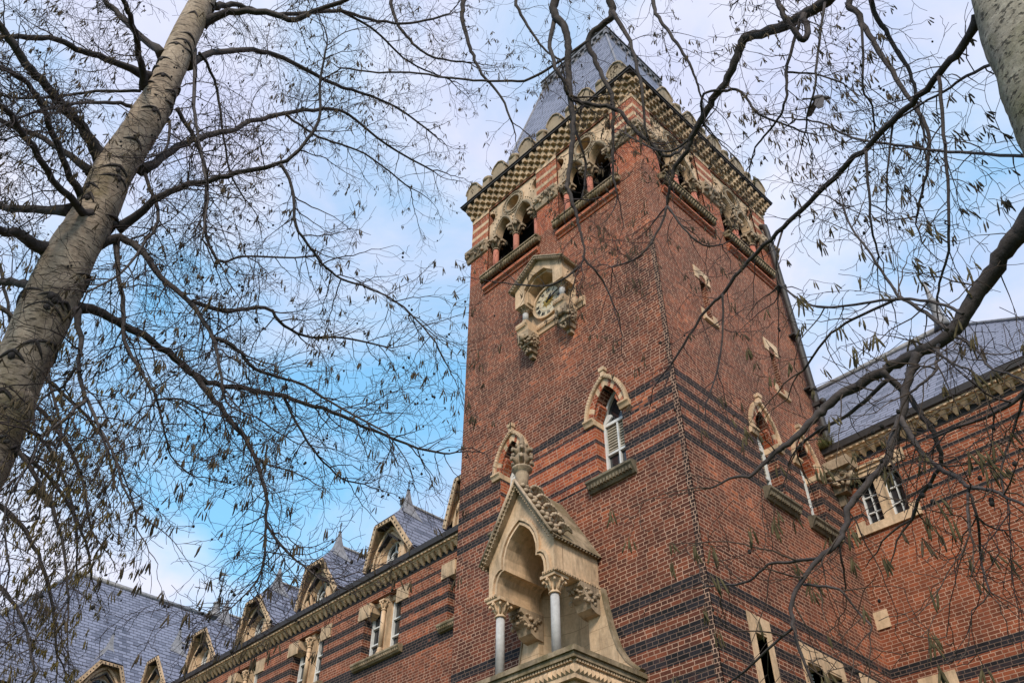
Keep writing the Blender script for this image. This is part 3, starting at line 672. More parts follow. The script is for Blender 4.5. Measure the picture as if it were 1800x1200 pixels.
def strokes(mb, a, txt):
    ca, sa = math.cos(a), math.sin(a); rad = V((ca, sa)); tan = V((sa, -ca)); wds = {'I': .034, 'V': .075, 'X': .075}
    tot = sum(wds[ch] for ch in txt); x = -tot/2
    def seg(x0, r0, x1, r1, wd):
        A = (rad*r0 + tan*x0)*.82; B_ = (rad*r1 + tan*x1)*.82; d = (B_-A).normalized(); n_ = V((-d.y, d.x))*wd/2
        mb.prism([(cx+p_.x, zc+p_.y) for p_ in (A+n_, A-n_, B_-n_, B_+n_)], FT, -.119, -.10)
    for ch in txt:
        c_ = x + wds[ch]/2
        if ch == 'I': seg(c_, .375, c_, .495, .017)
        if ch == 'V': seg(c_-.03, .495, c_, .375, .018); seg(c_+.03, .495, c_, .375, .009)
        if ch == 'X': seg(c_-.03, .495, c_+.03, .375, .018); seg(c_+.03, .495, c_-.03, .375, .009)
        x += wds[ch]
for k, tx in enumerate(('XII','I','II','III','IIII','V','VI','VII','VIII','IX','X','XI')): strokes(nm, math.pi/2 - k*math.pi/6, tx)
for k in range(60):
    a = math.pi/2 - k*math.pi/30; u, v = cx+.430*math.cos(a), zc+.430*math.sin(a); fbox(nm, FT, u-.006, u+.006, v-.008, v+.008, -.118, -.1)
nm.build('numerals', M['iron'], fo)
sb = MB()
for k in range(16):
    a = 2*math.pi*k/16; l = .20 if k % 2 else .16; d = V((math.cos(a), math.sin(a))); n_ = V((-d.y, d.x))*.02
    sb.prism([(cx+d.x*.03+n_.x, zc+d.y*.03+n_.y), (cx+d.x*.03-n_.x, zc+d.y*.03-n_.y), (cx+d.x*l, zc+d.y*l)], FT, -.13, -.11)
sb.prism(circle(cx, zc, .06, 16), FT, -.14, -.11); sb.build('sunburst', M['gold'], fo)
for hname, ang, ln, wd in (('hour_hand', R(90-42), .22, .05), ('minute_hand', R(90-68), .35, .035)):
    hn = MB()
    d = V((math.cos(ang), math.sin(ang))); n_ = V((-d.y, d.x))
    P_ = [d*-.06+n_*wd*.3, d*-.06-n_*wd*.3, d*ln*.55-n_*wd*.35, d*ln*.66-n_*wd, d*ln*.76-n_*wd*.4, d*ln, d*ln*.76+n_*wd*.4, d*ln*.66+n_*wd, d*ln*.55+n_*wd*.35]
    hn.prism([(cx+q.x, zc+q.y) for q in P_], FT, -.165, -.145)
    hn.build(hname, M['iron'], fo)

# ------------------------------------------------------------------ canopied niche
niche = thing('canopied_niche', (-3.17, -.8, 6.0), 'carved stone niche with a steep gabled canopy on two slender columns projecting from the tower', 'niche')
c0 = -3.10; FN = FRy(-1.17)
# balcony: slab, tooth band, panelled box, corbel below
sl = MB(); sl.box(c0-1.71, c0+1.71, -1.74, 0, 6.86, 6.94); sl.box(c0-1.67, c0+1.67, -1.70, 0, 6.78, 6.86); sl.box(c0-1.60, c0+1.60, -1.62, 0, 6.94, 6.99); so_ = sl.build('slab', M['stone_moss'], niche)
tb = MB(); FS = FRy(-1.62); FSR = FRx(c0+1.60)
tb.box(c0-1.60, c0+1.60, -1.62, 0, 6.50, 6.78)
for fr, u0, u1 in ((FS, c0-1.60, c0+1.60), (FSR, -1.62, 0)):
    n = int((u1-u0)/.09)
    for k in range(n):
        a = u0+(u1-u0)*k/n; b_ = a+(u1-u0)/n; mid = (a+b_)/2
        tb.hexa([fr(a,6.57,-.002), fr(b_,6.57,-.002), fr(b_,6.72,-.002), fr(a,6.72,-.002)], [fr(mid-.004,6.62,-.06), fr(mid+.004,6.62,-.06), fr(mid+.004,6.64,-.06), fr(mid-.004,6.64,-.06)])
    n = int((u1-u0)/.06)
    for k in range(n): a = u0+(u1-u0)*k/n; fbox(tb, fr, a, a+.035, 6.735, 6.775, -.05, 0)
tb.build('tooth_band', M['stone'], niche)
bx = MB(); bx.box(c0-1.52, c0+1.52, -1.54, 0, 5.4, 6.50); bx.hexa([(c0-.9,-.5,4.3),(c0+.9,-.5,4.3),(c0+.9,0,4.3),(c0-.9,0,4.3)], [(c0-1.52,-1.54,5.4),(c0+1.52,-1.54,5.4),(c0+1.52,0,5.4),(c0-1.52,0,5.4)]); bx.build('balcony', M['stone'], niche)
cv = MB()
for fr, u0, u1, sd_ in ((FRy(-1.54), c0-1.46, c0+1.46, 3), (FRx(c0+1.52), -1.48, -.06, 4)):
    n = int((u1-u0)/.27)
    for row, zc_ in enumerate((6.30, 5.97)):
        for k in range(n):
            a = u0+(u1-u0)*(k+.5)/n
            for s0, s1 in (((-.11,-.14),(.11,-.14)), ((.11,-.14),(.11,.14)), ((.11,.14),(-.11,.14)), ((-.11,.14),(-.11,-.14))):
                cv.tube([fr(a+s0[0], zc_+s0[1], -.012), fr(a+s1[0], zc_+s1[1], -.012)], .016, 5)
            for t in range(5):
                an = R(90) + (t-2)*R(38); cv.tube([fr(a, zc_-.08, -.02), fr(a+.05*math.cos(an), zc_-.02+.06*math.sin(an), -.045), fr(a+.09*math.cos(an), zc_+.015+.09*math.sin(an), -.02)], [.016,.026,.014], 5)
            cv.ball(fr(a, zc_-.03, -.035), .032, 0, 6, 4)
            for s_ in (-1, 1): cv.tube([fr(a, zc_-.08, -.02), fr(a+s_*.07, zc_-.11, -.035), fr(a+s_*.085, zc_-.06, -.02)], .014, 5)
cv.build('carved_rosettes', M['stone_dark'], niche)
# back plate with flaring sides and an apse
bkp = MB(); flare = [(1.66,6.99),(1.55,7.06),(1.38,7.22),(1.22,7.48),(1.10,7.85),(1.02,8.25),(.96,8.62)]
ap_h = [(c0-.62,6.99),(c0-.62,9.0)] + [(c0-.62*math.cos(math.pi*k/12), 9.0+.62*math.sin(math.pi*k/12)) for k in range(1, 12)] + [(c0+.62,9.0),(c0+.62,6.99)]
outl = [(c0-u, v) for u, v in flare] + [(c0-.82,8.62),(c0-.82,9.3),(c0,10.5),(c0+.82,9.3),(c0+.82,8.62)] + [(c0+u, v) for u, v in flare[::-1]]
outl = outl + ap_h[::-1]
bkp.plate(outl, [], FT, -.11, -.0)
rows = []   # concave apse
for k in range(13):
    a = math.pi*k/12; rows.append((c0-.62*math.cos(a), -.11+.40*math.sin(a)))
for (x0, y0), (x1, y1) in zip(rows, rows[1:]): bkp.poly([(x0,y0,6.9),(x1,y1,6.9),(x1,y1,9.75),(x0,y0,9.75)])
bkp.poly([(c0-.62,-.11,9.75),(c0+.62,-.11,9.75),(c0+.62,.3,9.75),(c0-.62,.3,9.75)])
cp_in = [(c0-u, v) for u, v in flare]; bkp.build('apse', M['stone_niche'], niche)
for s_ in (-1, 1):
    fc = MB(); fc.ring([(c0+s_*u, v) for u, v in flare], [(c0+s_*(u+.03), v+.02) for u, v in flare], FT, 0, -.13)
    fc.build('flare_coping', M['stone_moss'], niche)
# canopy box with a trefoiled pointed opening
tre = [(.60,8.70),(.60,8.80),(.585,8.92),(.54,9.03),(.47,9.09),(.40,9.10),(.41,9.20),(.40,9.34),(.345,9.52),(.25,9.68),(.12,9.80),(0,9.88)]
line = [(c0-u, v) for u, v in tre] + [(c0+u, v) for u, v in tre[-2::-1]]
cb = MB(); gy = lambda u: 10.72 - abs(u)*1.58
outer = [(c0-.84,8.70),(c0-.84,9.36),(c0,10.62),(c0+.84,9.36),(c0+.84,8.70)] + line[::-1]
cb.plate(outer, [], FN, 0, .22)
for s_ in (-1, 1):
    cb.box(c0+s_*.66, c0+s_*.84, -.96, -.02, 8.70, 9.42)
# inner barrel following the trefoil
i3 = [cb.vert((u, -.95, v)) for u, v in line]; i4 = [cb.vert((u, -.10, v)) for u, v in line]
for k in range(len(line)-1): cb.face((i3[k], i3[k+1], i4[k+1], i4[k]))
cb.build('canopy', M['stone'], niche)
ml = MB()
def grow_line(d): return [(c0 + (u-c0)*(1 + d/.6), 8.7 + (v-8.7)*(1+d/1.2)) for u, v in line]
ml.ring(line, grow_line(.05), FN, .0, -.025); ml.ring(grow_line(.09), grow_line(.15), FN, .0, -.05)
ml.build('arch_moulding', M['stone'], niche)
# small beaded cornice under the canopy
for s_ in (-1, 1):
    bd = MB()
    bd.box(c0+s_*.58, c0+s_*.90, -1.22, -.02, 8.64, 8.70)
    for k in range(18): bd.box(c0+s_*.90, c0+s_*.915, -1.2+k*.065, -1.165+k*.065, 8.655, 8.69)
    for k in range(5): fbox(bd, FN, c0+s_*(.60+k*.06), c0+s_*(.63+k*.06), 8.655, 8.69, -.065, -.04)
    bd.build('bead_course', M['stone'], niche)
rf = MB(); A_, E_ = 10.80, 9.28; hw = .94
def roofline(u0, e, a): return [(c0-u0, e), (c0, a), (c0+u0, e)]
rf.ring(roofline(.84+.0, 9.34, 10.62), roofline(hw, 9.28, 10.80), FRy(0), .0, -1.30)
rfo = rf.build('canopy_roof', M['stone_moss'], niche)
be = MB()
for s_ in (-1, 1):
    for k in range(22):
        t = (k+.5)/22; u = c0+s_*(hw-.02)*(1-t); v = 9.27+1.50*t; be.ball((u, -1.32, v), .026, 0, 5, 3); be.ball((u-s_*.06, -1.31, v-.04), .018, 0, 5, 3)
    for k in range(16): be.ball((c0+s_*(hw-.03), -1.27+k*.08, 9.27), .03, 0, 5, 3)
    be.tube([(c0+s_*hw, -1.33, 9.30), (c0, -1.33, 10.80)], .03, 6)
    for k in range(9):    # fish-scale rows and crockets lying on the slope
        t = (k+.4)/9.4; u = c0+s_*(hw+.01)*(1-t); v = 9.30+1.52*t
        for j in range(2):
            y = -1.22 + j*.12
            be.ball((u+s_*.015, y, v+.015), .07, 0, 7, 4, (.7, .95, .7), True, .15)
    for k in range(5):
        t = (k+.6)/5.6; u = c0+s_*hw*(1-t); v = 9.30+1.52*t
        q = V((u+s_*.02, -1.0, v+.02)); be.ball(q, .10, 0, 8, 5, (.7, 1.3, .7), True, .3)
        for j in range(7):
            a = R(-75 + 25*j); e_ = V((s_*.10*math.cos(a*.5)+s_*.02, .17*math.sin(a), .10*math.cos(a)-.02)); be.tube([q, q+e_*.6+V((s_*.03,0,.03)), q+e_, q+e_*1.1-V((0,0,.04))], [.03,.038,.03,.012], 5)
be.build('crockets', M['stone_dark'], niche)
fi = MB(); o_ = (c0, -1.12, 10.64)
fi.lathe([(.13,0),(.12,.2),(.14,.34),(.13,.42),(.21,.46),(.21,.50),(.10,.53),(.12,.62),(.16,.72),(.12,.86),(.15,.92),(.08,1.02),(.03,1.12)], o_, 10)
for z, n, r_, l in ((.58, 6, .17, .20), (.80, 6, .16, .17), (.98, 5, .08, .10)):
    for k in range(n):
        a = 2*math.pi*(k+.3*z)/n; d = V((math.cos(a), math.sin(a), 0)); q = V(o_) + V((0,0,z))
        fi.tube([q+d*r_*.5, q+d*r_*.9+V((0,0,l*.5)), q+d*r_*1.35+V((0,0,l*.55)), q+d*r_*1.45+V((0,0,l*.25))], [.05,.06,.05,.02], 5)
fi.lathe([(.07,0),(.05,.06),(.045,.14),(.01,.24)], (c0, -1.12, 11.72), 8)
fi.build('finial', M['stone_dark'], niche)
for s_ in (-1, 1):
    q = (c0+s_*.68, -1.02); sh = MB(); shaft(sh, q, 7.27, 8.34, .082, n=18); sh.build('column', M['marble'], niche)
    ca = MB(); leaf_capital(ca, q, 8.32, 8.64, .085, .17); ca.build('capital', M['stone'], niche)
    ba = MB(); moulded_base(ba, q, 6.99, .30, .085); ba.build('column_base', M['stone'], niche)
    br = MB(); u = c0+s_*.74
    FC = FRx(u+s_*.0)
    pr = [(y_, z_+.1) for y_, z_ in [(-.02,8.54),(-.60,8.54),(-.60,8.46),(-.52,8.42),(-.50,8.32),(-.40,8.24),(-.34,8.12),(-.22,8.06),(-.02,8.04)]]
    a = [br.vert((u-.17, y, z)) for y, z in pr]; b2 = [br.vert((u+.17, y, z)) for y, z in pr]; n = len(pr)
    for k in range(n): br.face((a[k], a[(k+1)%n], b2[(k+1)%n], b2[k]))
    for t in tessellate_polygon([[V((y, z, 0)) for y, z in pr]]): br.face([a[k] for k in t]); br.face([b2[k] for k in t])
    lumps(br, FRx(u+.17), -.5, -.1, 8.3, 8.56, -.005, 16, .038, seed=90); lumps(br, FRx(u-.17), -.5, -.1, 8.3, 8.56, .005, 10, .038, seed=91); lumps(br, FRy(-.5), u-.14, u+.14, 8.36, 8.6, -.06, 9, .04, seed=92)
    br.build('bracket', M['stone_dark'], niche)

# ================================================================== LEFT WING
YL = 2.2; FL = FRy(YL)
lw = thing('gabled_wing', (-17.4, 5, 0), 'long red brick wing with a row of stone dormers under slate, left of the tower', 'building')
LWW = [-8.36 - 3.66*k for k in range(6)]
w = MB(); w.plate([(-28.5,0),(-28.5,13.45),(-TW,13.45),(-TW,0)], [(rect(c-.84, c+.84, 10.95, 12.66), .38) for c in LWW], FL, 0)
w.poly([(-28.5,YL,0),(-28.5,9.8,0),(-28.5,9.8,13.45),(-28.5,YL,13.45)]); w.poly([(-28.5,9.8,0),(-TW,9.8,0),(-TW,9.8,13.45),(-28.5,9.8,13.45)])
w.build('wall', M['brick_left'], lw)
def cornice(fr, x0, x1, parent, zb=12.90):
    c_ = MB()
    frev(c_, fr, [(.02,zb+.10),(-.05,zb+.11),(-.08,zb+.15),(-.17,zb+.18),(-.19,zb+.22),(-.24,zb+.24),(-.25,zb+.28),(.02,zb+.28)], x0, x1)
    n = int((x1-x0)/.24)
    for k in range(n):
        u = x0+(x1-x0)*(k+.5)/n
        b_ = [fr(u-.085, zb+.16, -.02), fr(u+.085, zb+.16, -.02), fr(u+.085, zb+.16, -.17), fr(u-.085, zb+.16, -.17)]
        t_ = [fr(u-.02, zb-.01, -.015), fr(u+.02, zb-.01, -.015), fr(u+.02, zb+.01, -.05), fr(u-.02, zb+.01, -.05)]
        c_.hexa(t_, b_)
    n = int((x1-x0)/.16)
    for k in range(n): u = x0+(x1-x0)*k/n; fbox(c_, fr, u, u+.06, zb+.215, zb+.245, -.255, -.17)
    o = c_.build('cornice', M['stone'], parent)
    g_ = MB(); frev(g_, fr, [(.1,zb+.28),(-.26,zb+.28),(-.31,zb+.31),(-.33,zb+.46),(-.30,zb+.48),(-.28,zb+.42),(.1,zb+.42)], x0, x1); g_.build('gutter', M['gutter'], parent)
    s_ = MB(); fbox(s_, fr, x0, x1, zb-.05, zb+.105, -.012, .0); s_.build('dark_course', M['wood_dark'], parent)
cornice(FL, -28.5, -TW-.005, lw)
# a window: glass, frames, colonnette, kneelers, sill; then copies along the wall
def wing_window(c, parent):
    g_ = MB(); fbox(g_, FL, c-.86, c+.86, 10.93, 12.68, .36, .38); wn = g_.build('window', M['glass'], parent)
    f = MB()
    for a, b_ in ((c-.84, c-.10), (c+.10, c+.84)):
        f.ring(rect(a+.05, b_-.05, 11.02, 12.58), rect(a, b_, 10.97, 12.66), FL, .36, .28, closed=True)
        fbox(f, FL, (a+b_)/2-.02, (a+b_)/2+.02, 11.0, 12.6, .29, .36)
        for z in (11.45, 11.95): fbox(f, FL, a+.04, b_-.04, z, z+.04, .285, .36)
    f.build('frame', M['white'], wn)
    s_ = MB(); fbox(s_, FL, c-.10, c+.10, 10.95, 12.66, .10, .37); q = (c, YL+.03)
    shaft(s_, q, 11.12, 12.2, .065); moulded_base(s_, q, 10.95, .18, .065); leaf_capital(s_, q, 12.2, 12.5, .065, .11, 0, True, 6); fbox(s_, FL, c-.84, c+.84, 12.50, 12.66, .20, .36)
    s_.build('mullion', M['stone'], wn)
    for sg in (-1, 1):
        k_ = MB(); fbox(k_, FL, c+sg*.60, c+sg*1.14, 12.20, 12.62, -.03, .0)
        k_.prism([(c+sg*.84, 12.20), (c+sg*.58, 12.34), (c+sg*.58, 12.60), (c+sg*.86, 12.60)], FL, .0, .33)
        k_.build('kneeler', M['stone'], wn)
    si = MB(); frev(si, FL, [(.37,10.97),(-.04,10.93),(-.17,10.90),(-.17,10.85),(-.13,10.80),(-.08,10.72),(.02,10.70),(.37,10.8)], c-1.06, c+1.06)
    for k in range(26): fbox(si, FL, c-1.03+k*.08, c-.99+k*.08, 10.76, 10.82, -.145, -.05)
    si.build('sill', M['stone_moss'], wn)
    return wn
w0 = wing_window(LWW[0], lw)
for k in range(1, 6): copy_tree(w0, (LWW[k]-LWW[0], 0, 0), lw)
rf = MB(); rf.poly([(-28.4,1.98,13.34),(-TW,1.98,13.34),(-TW,6.0,15.55),(-28.4,6.0,15.55)]); rf.poly([(-28.4,9.9,13.5),(-TW,9.9,13.5),(-TW,6.0,15.55),(-28.4,6.0,15.55)]); rf.build('roof', M['slate'], lw)
# dormer
def dormer(c, parent, FD, label=None):
    """FD(u, v, d) frame whose plane is the gable; u=0 at the axis"""
    g_ = MB(); wl = [(-.98,13.25),(-.98,13.92),(-.47,14.98),(.47,14.98),(.98,13.92),(.98,13.25)]
    hole = arch_poly(0, .40, 13.62, 14.05, .40, 6)
    g_.plate(wl, [(hole, .26)], FD, 0, None)
    for s_ in (-1, 1): g_.prism([(s_*.98,13.25),(s_*.98,13.95),(s_*.90,13.95),(s_*.90,13.25)], FD, 0, 3.0)
    g_.ring(arch_line(0, .70, 13.62, 1.15, 8), arch_line(0, .78, 13.62, 1.26, 8), FD, 0, -.10)
    g_.ring(arch_line(0, .56, 13.62, .95, 8), arch_line(0, .66, 13.62, 1.08, 8), FD, 0, -.05)
    for s_ in (-1, 1): fbox(g_, FD, s_*.40, s_*.47, 13.60, 14.05, -.03, .0)
    d_ = g_.build('dormer', M['stone'], parent, label)
    r_ = MB(); Fd = lambda u, v, d: FD(u, v, d)
    for s_ in (-1, 1):
        q = [(0,15.82,.42),(0,15.82,4.2),(s_*1.2,13.80,4.2),(s_*1.2,13.80,-.10),(s_*.47,14.98,-.36)]
        r_.poly([FD(u, v, d) for u, v, d in q]); r_.poly([FD(u*.985, v-.06, d) for u, v, d in q])
        a, b_ = q[4], q[3]; r_.poly([FD(*a), FD(*b_), FD(b_[0]*.985, b_[1]-.06, b_[2]), FD(a[0]*.985, a[1]-.06, a[2])])
    r_.poly([FD(-.47,14.98,-.36), FD(.47,14.98,-.36), FD(0,15.82,.42)]); ro = r_.build('dormer_roof', M['slate'], d_)
    b2 = MB()
    for s_ in (-1, 1):   # barge boards with studs
        a, e = V((s_*.47, 14.93, -.34)), V((s_*1.17, 13.78, -.09)); iv = V((-s_*.13, -.09, 0))
        qs = [a, e, e+iv, a+iv]; b2.hexa([FD(*q) for q in qs], [FD(q.x, q.y, q.z-.05) for q in qs])
        sf = [a+iv*.2, e+iv*.2, V((s_*.97, 13.86, 0)), V((s_*.46, 14.92, 0))]; b2.poly([FD(*q) for q in sf])
    b2.hexa([FD(-.47,14.92,-.34), FD(.47,14.92,-.34), FD(.47,14.82,-.33), FD(-.47,14.82,-.33)], [FD(-.47,14.92,-.39), FD(.47,14.92,-.39), FD(.47,14.82,-.38), FD(-.47,14.82,-.38)])
    b2.build('barge_board', M['stone'], d_)
    s2 = MB()
    for s_ in (-1, 1):
        for k in range(9):
            t = (k+.5)/9; q = V((s_*.47,14.93,-.34)).lerp(V((s_*1.17,13.78,-.09)), t) + V((-s_*.065,-.045,-.055)); s2.ball(FD(*q), .026, 0, 5, 3)
    for k in range(6): s2.ball(FD(-.4+.16*k, 14.87, -.395), .028, 0, 5, 3)
    s2.poly([FD(-.45,14.80,-.32), FD(.45,14.80,-.32), FD(.46,14.90,.0), FD(-.46,14.90,.0)]); s2.build('soffit', M['wood_dark'], d_)
    hd = MB()
    for s_ in (-1, 1): hd.hexa([FD(0,14.56,0), FD(s_*.46,14.18,0), FD(s_*.50,14.22,0), FD(0,14.63,0)], [FD(0,14.56,-.16), FD(s_*.46,14.18,-.14), FD(s_*.50,14.22,-.14), FD(0,14.63,-.16)])
    hd.build('window_hood', M['wood_dark'], d_)
    gl = MB(); gl.prism(arch_poly(0, .41, 13.6, 14.05, .41, 6), FD, .22, .24); gl.build('pane', M['glass'], d_)
    fr_ = MB(); fr_.ring(arch_poly(0, .35, 13.66, 14.05, .34, 6), arch_poly(0, .40, 13.62, 14.05, .40, 6), FD, .22, .16, closed=True)
    fr_.ring(circle(0, 13.95, .14, 18), circle(0, 13.95, .185, 18), FD, .22, .16, closed=True)
    fbox(fr_, FD, -.02, .02, 14.13, 14.40, .17, .22); fbox(fr_, FD, -.36, -.18, 13.93, 13.97, .17, .22); fbox(fr_, FD, .18, .36, 13.93, 13.97, .17, .22); fbox(fr_, FD, -.02, .02, 13.62, 13.77, .17, .22)
    fr_.build('window_frame', M['white'], d_)
    fl = MB(); base = [(-.30,15.30,.10),(.30,15.30,.10),(.34,15.18,.85),(-.34,15.18,.85)]; prev = None
    for t, sc in ((0, 1), (.25, .62), (.5, .36), (.75, .2), (1, .1)):
        cur = [fl.vert(FD(u*sc, 15.24+(v-15.2)*sc+1.08*t, .42+(d-.42)*sc)) for u, v, d in base]
        if prev:
            for k in range(4): fl.face((prev[k], prev[(k+1)%4], cur[(k+1)%4], cur[k]))
        prev = cur
    fl.face(prev)
    rd = [FD(0,15.86,.5), FD(0,15.86,4.2)]; fl.tube(rd, .05, 6)
    fl.build('lead_cap', M['lead'], d_)
    q = FD(0, 16.3, .42); ir = MB(); ir.tube([q, q+V((0,0,.42))], .014, 5); ir.ball(q+V((0,0,.05)), .05, 0, 8, 4, (1.3,1.3,.5)); ir.ball(q+V((0,0,.22)), .03, 0, 6, 4)
    for s_ in (-1, 1): ir.tube([q+V((0,0,.26)), q+V((s_*.06,0,.32)), q+V((s_*.05,0,.38))], .009, 4)
    ir.build('iron_finial', M['iron'], d_)
    return d_
xd = -8.40
d0 = dormer(xd, lw, lambda u, v, d: V((xd+u, YL+.1+d, v)))
for k in range(1, 6): copy_tree(d0, (-3.665*k, 0, 0), lw)

# ================================================================== RIGHT WING
YR = 6.03; FRW = FRy(YR)
rw = thing('slate_roofed_wing', (8, 10, 0), 'red brick wing with black bands and a hipped slate roof, right of the tower', 'building')
wz0, wz1 = 11.28, 12.44
w = MB(); w.plate([(-.5,0),(-.5,13.4),(22,13.4),(22,0)], [(rect(.40, 1.42, wz0, wz1), .3), (rect(.62, 1.10, 6.4, 7.62), .25), (rect(4.6, 5.6, wz0, wz1), .3)], FRW, 0)
w.poly([(22,YR,0),(22,15.5,0),(22,15.5,13.4),(22,YR,13.4)]); w.poly([(-.5,15.5,0),(22,15.5,0),(22,15.5,13.4),(-.5,15.5,13.4)]); w.poly([(-.5,TD,0),(-.5,15.5,0),(-.5,15.5,13.4),(-.5,TD,13.4)])
w.build('wall', M['brick_right'], rw)
cornice(FRW, .004, 22, rw, 12.90)
def rw_window(a, b_, z0, z1, parent, two=True):
    g_ = MB(); fbox(g_, FRW, a-.01, b_+.01, z0-.01, z1+.01, .28, .3); wn = g_.build('window', M['glass'], parent)
    mid = (a+b_)/2; f = MB(); lights = ((a, mid-.09), (mid+.09, b_)) if two else ((a, b_),)
    for p0, p1 in lights:
        f.ring(rect(p0+.04, p1-.04, z0+.04, z1-.04), rect(p0, p1, z0, z1), FRW, .28, .22, closed=True)
        fbox(f, FRW, (p0+p1)/2-.014, (p0+p1)/2+.014, z0, z1, .225, .28)
        for k in (1, 2): z = z0+(z1-z0)*k/3; fbox(f, FRW, p0+.03, p1-.03, z-.014, z+.014, .225, .28)
    f.build('frame', M['white'], wn)
    s_ = MB()
    if two:
        fbox(s_, FRW, mid-.09, mid+.09, z0, z1, .03, .29); fbox(s_, FRW, a-.22, b_+.22, z0-.20, z0-.01, -.06, .28); 
        fbox(s_, FRW, a-.22, a-.0, z0-.01, z0+.14, -.03, .0); fbox(s_, FRW, b_, b_+.22, z0-.01, z0+.14, -.03, .0)
        fbox(s_, FRW, a-.26, b_+.26, z1, z1+.30, -.03, .29); fbox(s_, FRW, a-.05, b_+.05, z1+.10, z1+.14, -.06, -.03); fbox(s_, FRW, a-.05, b_+.05, z1+.2, z1+.26, -.08, -.03)
    else:
        s_.ring(rect(a, b_, z0, z1), rect(a-.13, b_+.13, z0, z1+.30), FRW, .0, -.03); fbox(s_, FRW, a+.02, b_-.02, z1+.08, z1+.2, -.025, 0); fbox(s_, FRW, a, b_, z1, z1+.3, -.01, .24)
    s_.build('stone_surround', M['stone'], wn)
rw_window(.40, 1.42, wz0, wz1, rw); rw_window(4.6, 5.6, wz0, wz1, rw); rw_window(.62, 1.10, 6.4, 7.62, rw, False)
qs = MB(); fbox(qs, FRW, .0, .30, 9.05, 9.42, -.03, .02); qs.build('stone_block', M['stone'], rw)
cz = MB()   # carved corbel in the angle under the gutter
for z0_, z1_, a, d in ((12.62,12.86,.62,-.5),(12.38,12.62,.48,-.38),(12.15,12.38,.30,-.24),(11.9,12.15,.16,-.12)): fbox(cz, FRW, .0, a, z0_, z1_, d, .01)
lumps(cz, FRW, .05, .6, 12.2, 12.8, -.36, 16, .08, seed=5); cz.build('carved_corbel', M['stone_dark'], rw)
ye, ze, yr, zr = YR-.24, 13.32, 10.1, 18.36; xr = 2.6
rf = MB(); rf.poly([(-.6,ye,ze),(22.3,ye,ze),(22.3-(22.3-6.0)*.0,ye,ze),(6.4,ye,ze)]) if False else None
rf.poly([(-5,ye,ze),(6.9,ye,ze),(xr,yr,zr),(-5,yr,zr)]); rf.poly([(6.9,ye,ze),(6.9,2*yr-ye,ze),(xr,yr,zr)]); rf.poly([(-5,yr,zr),(xr,yr,zr),(6.9,2*yr-ye,ze),(-5,2*yr-ye,ze)]); rf.poly([(6.9,ye,ze),(22.3,ye,ze),(22.3,14.4,ze+.05),(6.9,14.4,ze+.05)])
rwo = rf.build('roof', M['slate'], rw)
ri = MB(); ri.tube([(-5,yr,zr+.03),(xr,yr,zr+.03)], .10, 6); ri.tube([(xr,yr,zr+.02),(6.9,ye,ze+.05)], .05, 6); ri.build('lead_ridge', M['lead'], rwo)
pn = MB(); pn.lathe([(.26,0),(.20,.25),(.15,.55),(.13,.9),(.19,.95),(.19,1.03),(.10,1.08),(.08,1.3),(.05,1.75),(.01,1.9)], (xr, yr, zr-.05), 10); pn.build('roof_finial', M['lead'], rwo)
tf = thing('moss_tuft', (.12, 5.8, 13.3), 'tuft of moss and grass growing in the gutter beside the tower', 'plant'); t_ = MB(); rr = random.Random(3)
for k in range(160):
    a = rr.uniform(0, 6.28); l = rr.uniform(.12, .34); q = V((.14+rr.gauss(0,.09), 5.72+rr.gauss(0,.06), 13.33)); t_.tube([q, q+V((math.cos(a)*l*.3, math.sin(a)*l*.3, l*.7)), q+V((math.cos(a)*l*.8, math.sin(a)*l*.8, l*.75))], [.009,.006,.002], 3)
t_.build('blades', M['moss_leaf'], tf)
dp = thing('drainpipe', (.14, 5.85, 12.8), 'dark downpipe fixed along the right edge of the tower', 'drainpipe')
t_ = MB(); t_.tube([(.02,5.80,21.35),(.16,5.80,21.25),(.17,5.82,21.0),(.15,5.85,20.6),(.15,5.9,13.6),(.15,5.75,13.3)], .085, 10); t_.build('pipe', M['gutter'], dp)
t_ = MB()
for z in (20.5, 18.7, 16.9, 15.1, 13.9): t_.lathe([(.10,0),(.115,.03),(.115,.10),(.10,.13)], (.15, 5.86, z), 10); t_.box(.0, .16, 5.70, 6.0, z+.04, z+.09)
t_.box(.08,.30,5.78,5.86,14.62,14.72); t_.ball((.34,5.82,14.67), .09, 0, 8, 5)
t_.build('pipe_bracket', M['gutter'], dp)

# ================================================================== GREAT CROSS ROOF, far left
gr = thing('steep_roofed_range', (-33, 2, 0), 'far range under a huge hipped slate roof at the left end of the gabled wing', 'building')
xe, xw, xm, zr2, ze2 = -28.5, -37.5, -33.0, 20.1, 13.4; ya, yb = -.15, 7.0; ea, eb = -5.4, 12.2
w = MB(); w.box(xw+.3, xe-.3, ea+.3, eb-.3, 0, ze2-.05); w.build('wall', M['brick_left'], gr)
rf = MB(); rf.poly([(xe,ea,ze2),(xe,eb,ze2),(xm,yb,zr2),(xm,ya,zr2)]); rf.poly([(xw,ea,ze2),(xe,ea,ze2),(xm,ya,zr2)]); rf.poly([(xw,eb,ze2),(xw,ea,ze2),(xm,ya,zr2),(xm,yb,zr2)]); rf.poly([(xe,eb,ze2),(xw,eb,ze2),(xm,yb,zr2)])
gro = rf.build('roof', M['slate'], gr)
ri = MB(); ri.tube([(xm,ya,zr2+.02),(xm,yb,zr2+.02)], .13, 6); ri.tube([(xm,ya,zr2),(xe,ea,ze2)], .09, 6); ri.tube([(xm,ya,zr2),(xw,ea,ze2)], .09, 6); ri.build('lead_ridge', M['lead'], gro)
vn = MB(); q = V((xm, yb-.15, zr2)); vn.lathe([(.42,0),(.26,.3),(.16,.7),(.22,.75),(.22,.82),(.10,.9)], q, 10); vn.build('vane_base', M['lead'], gro)
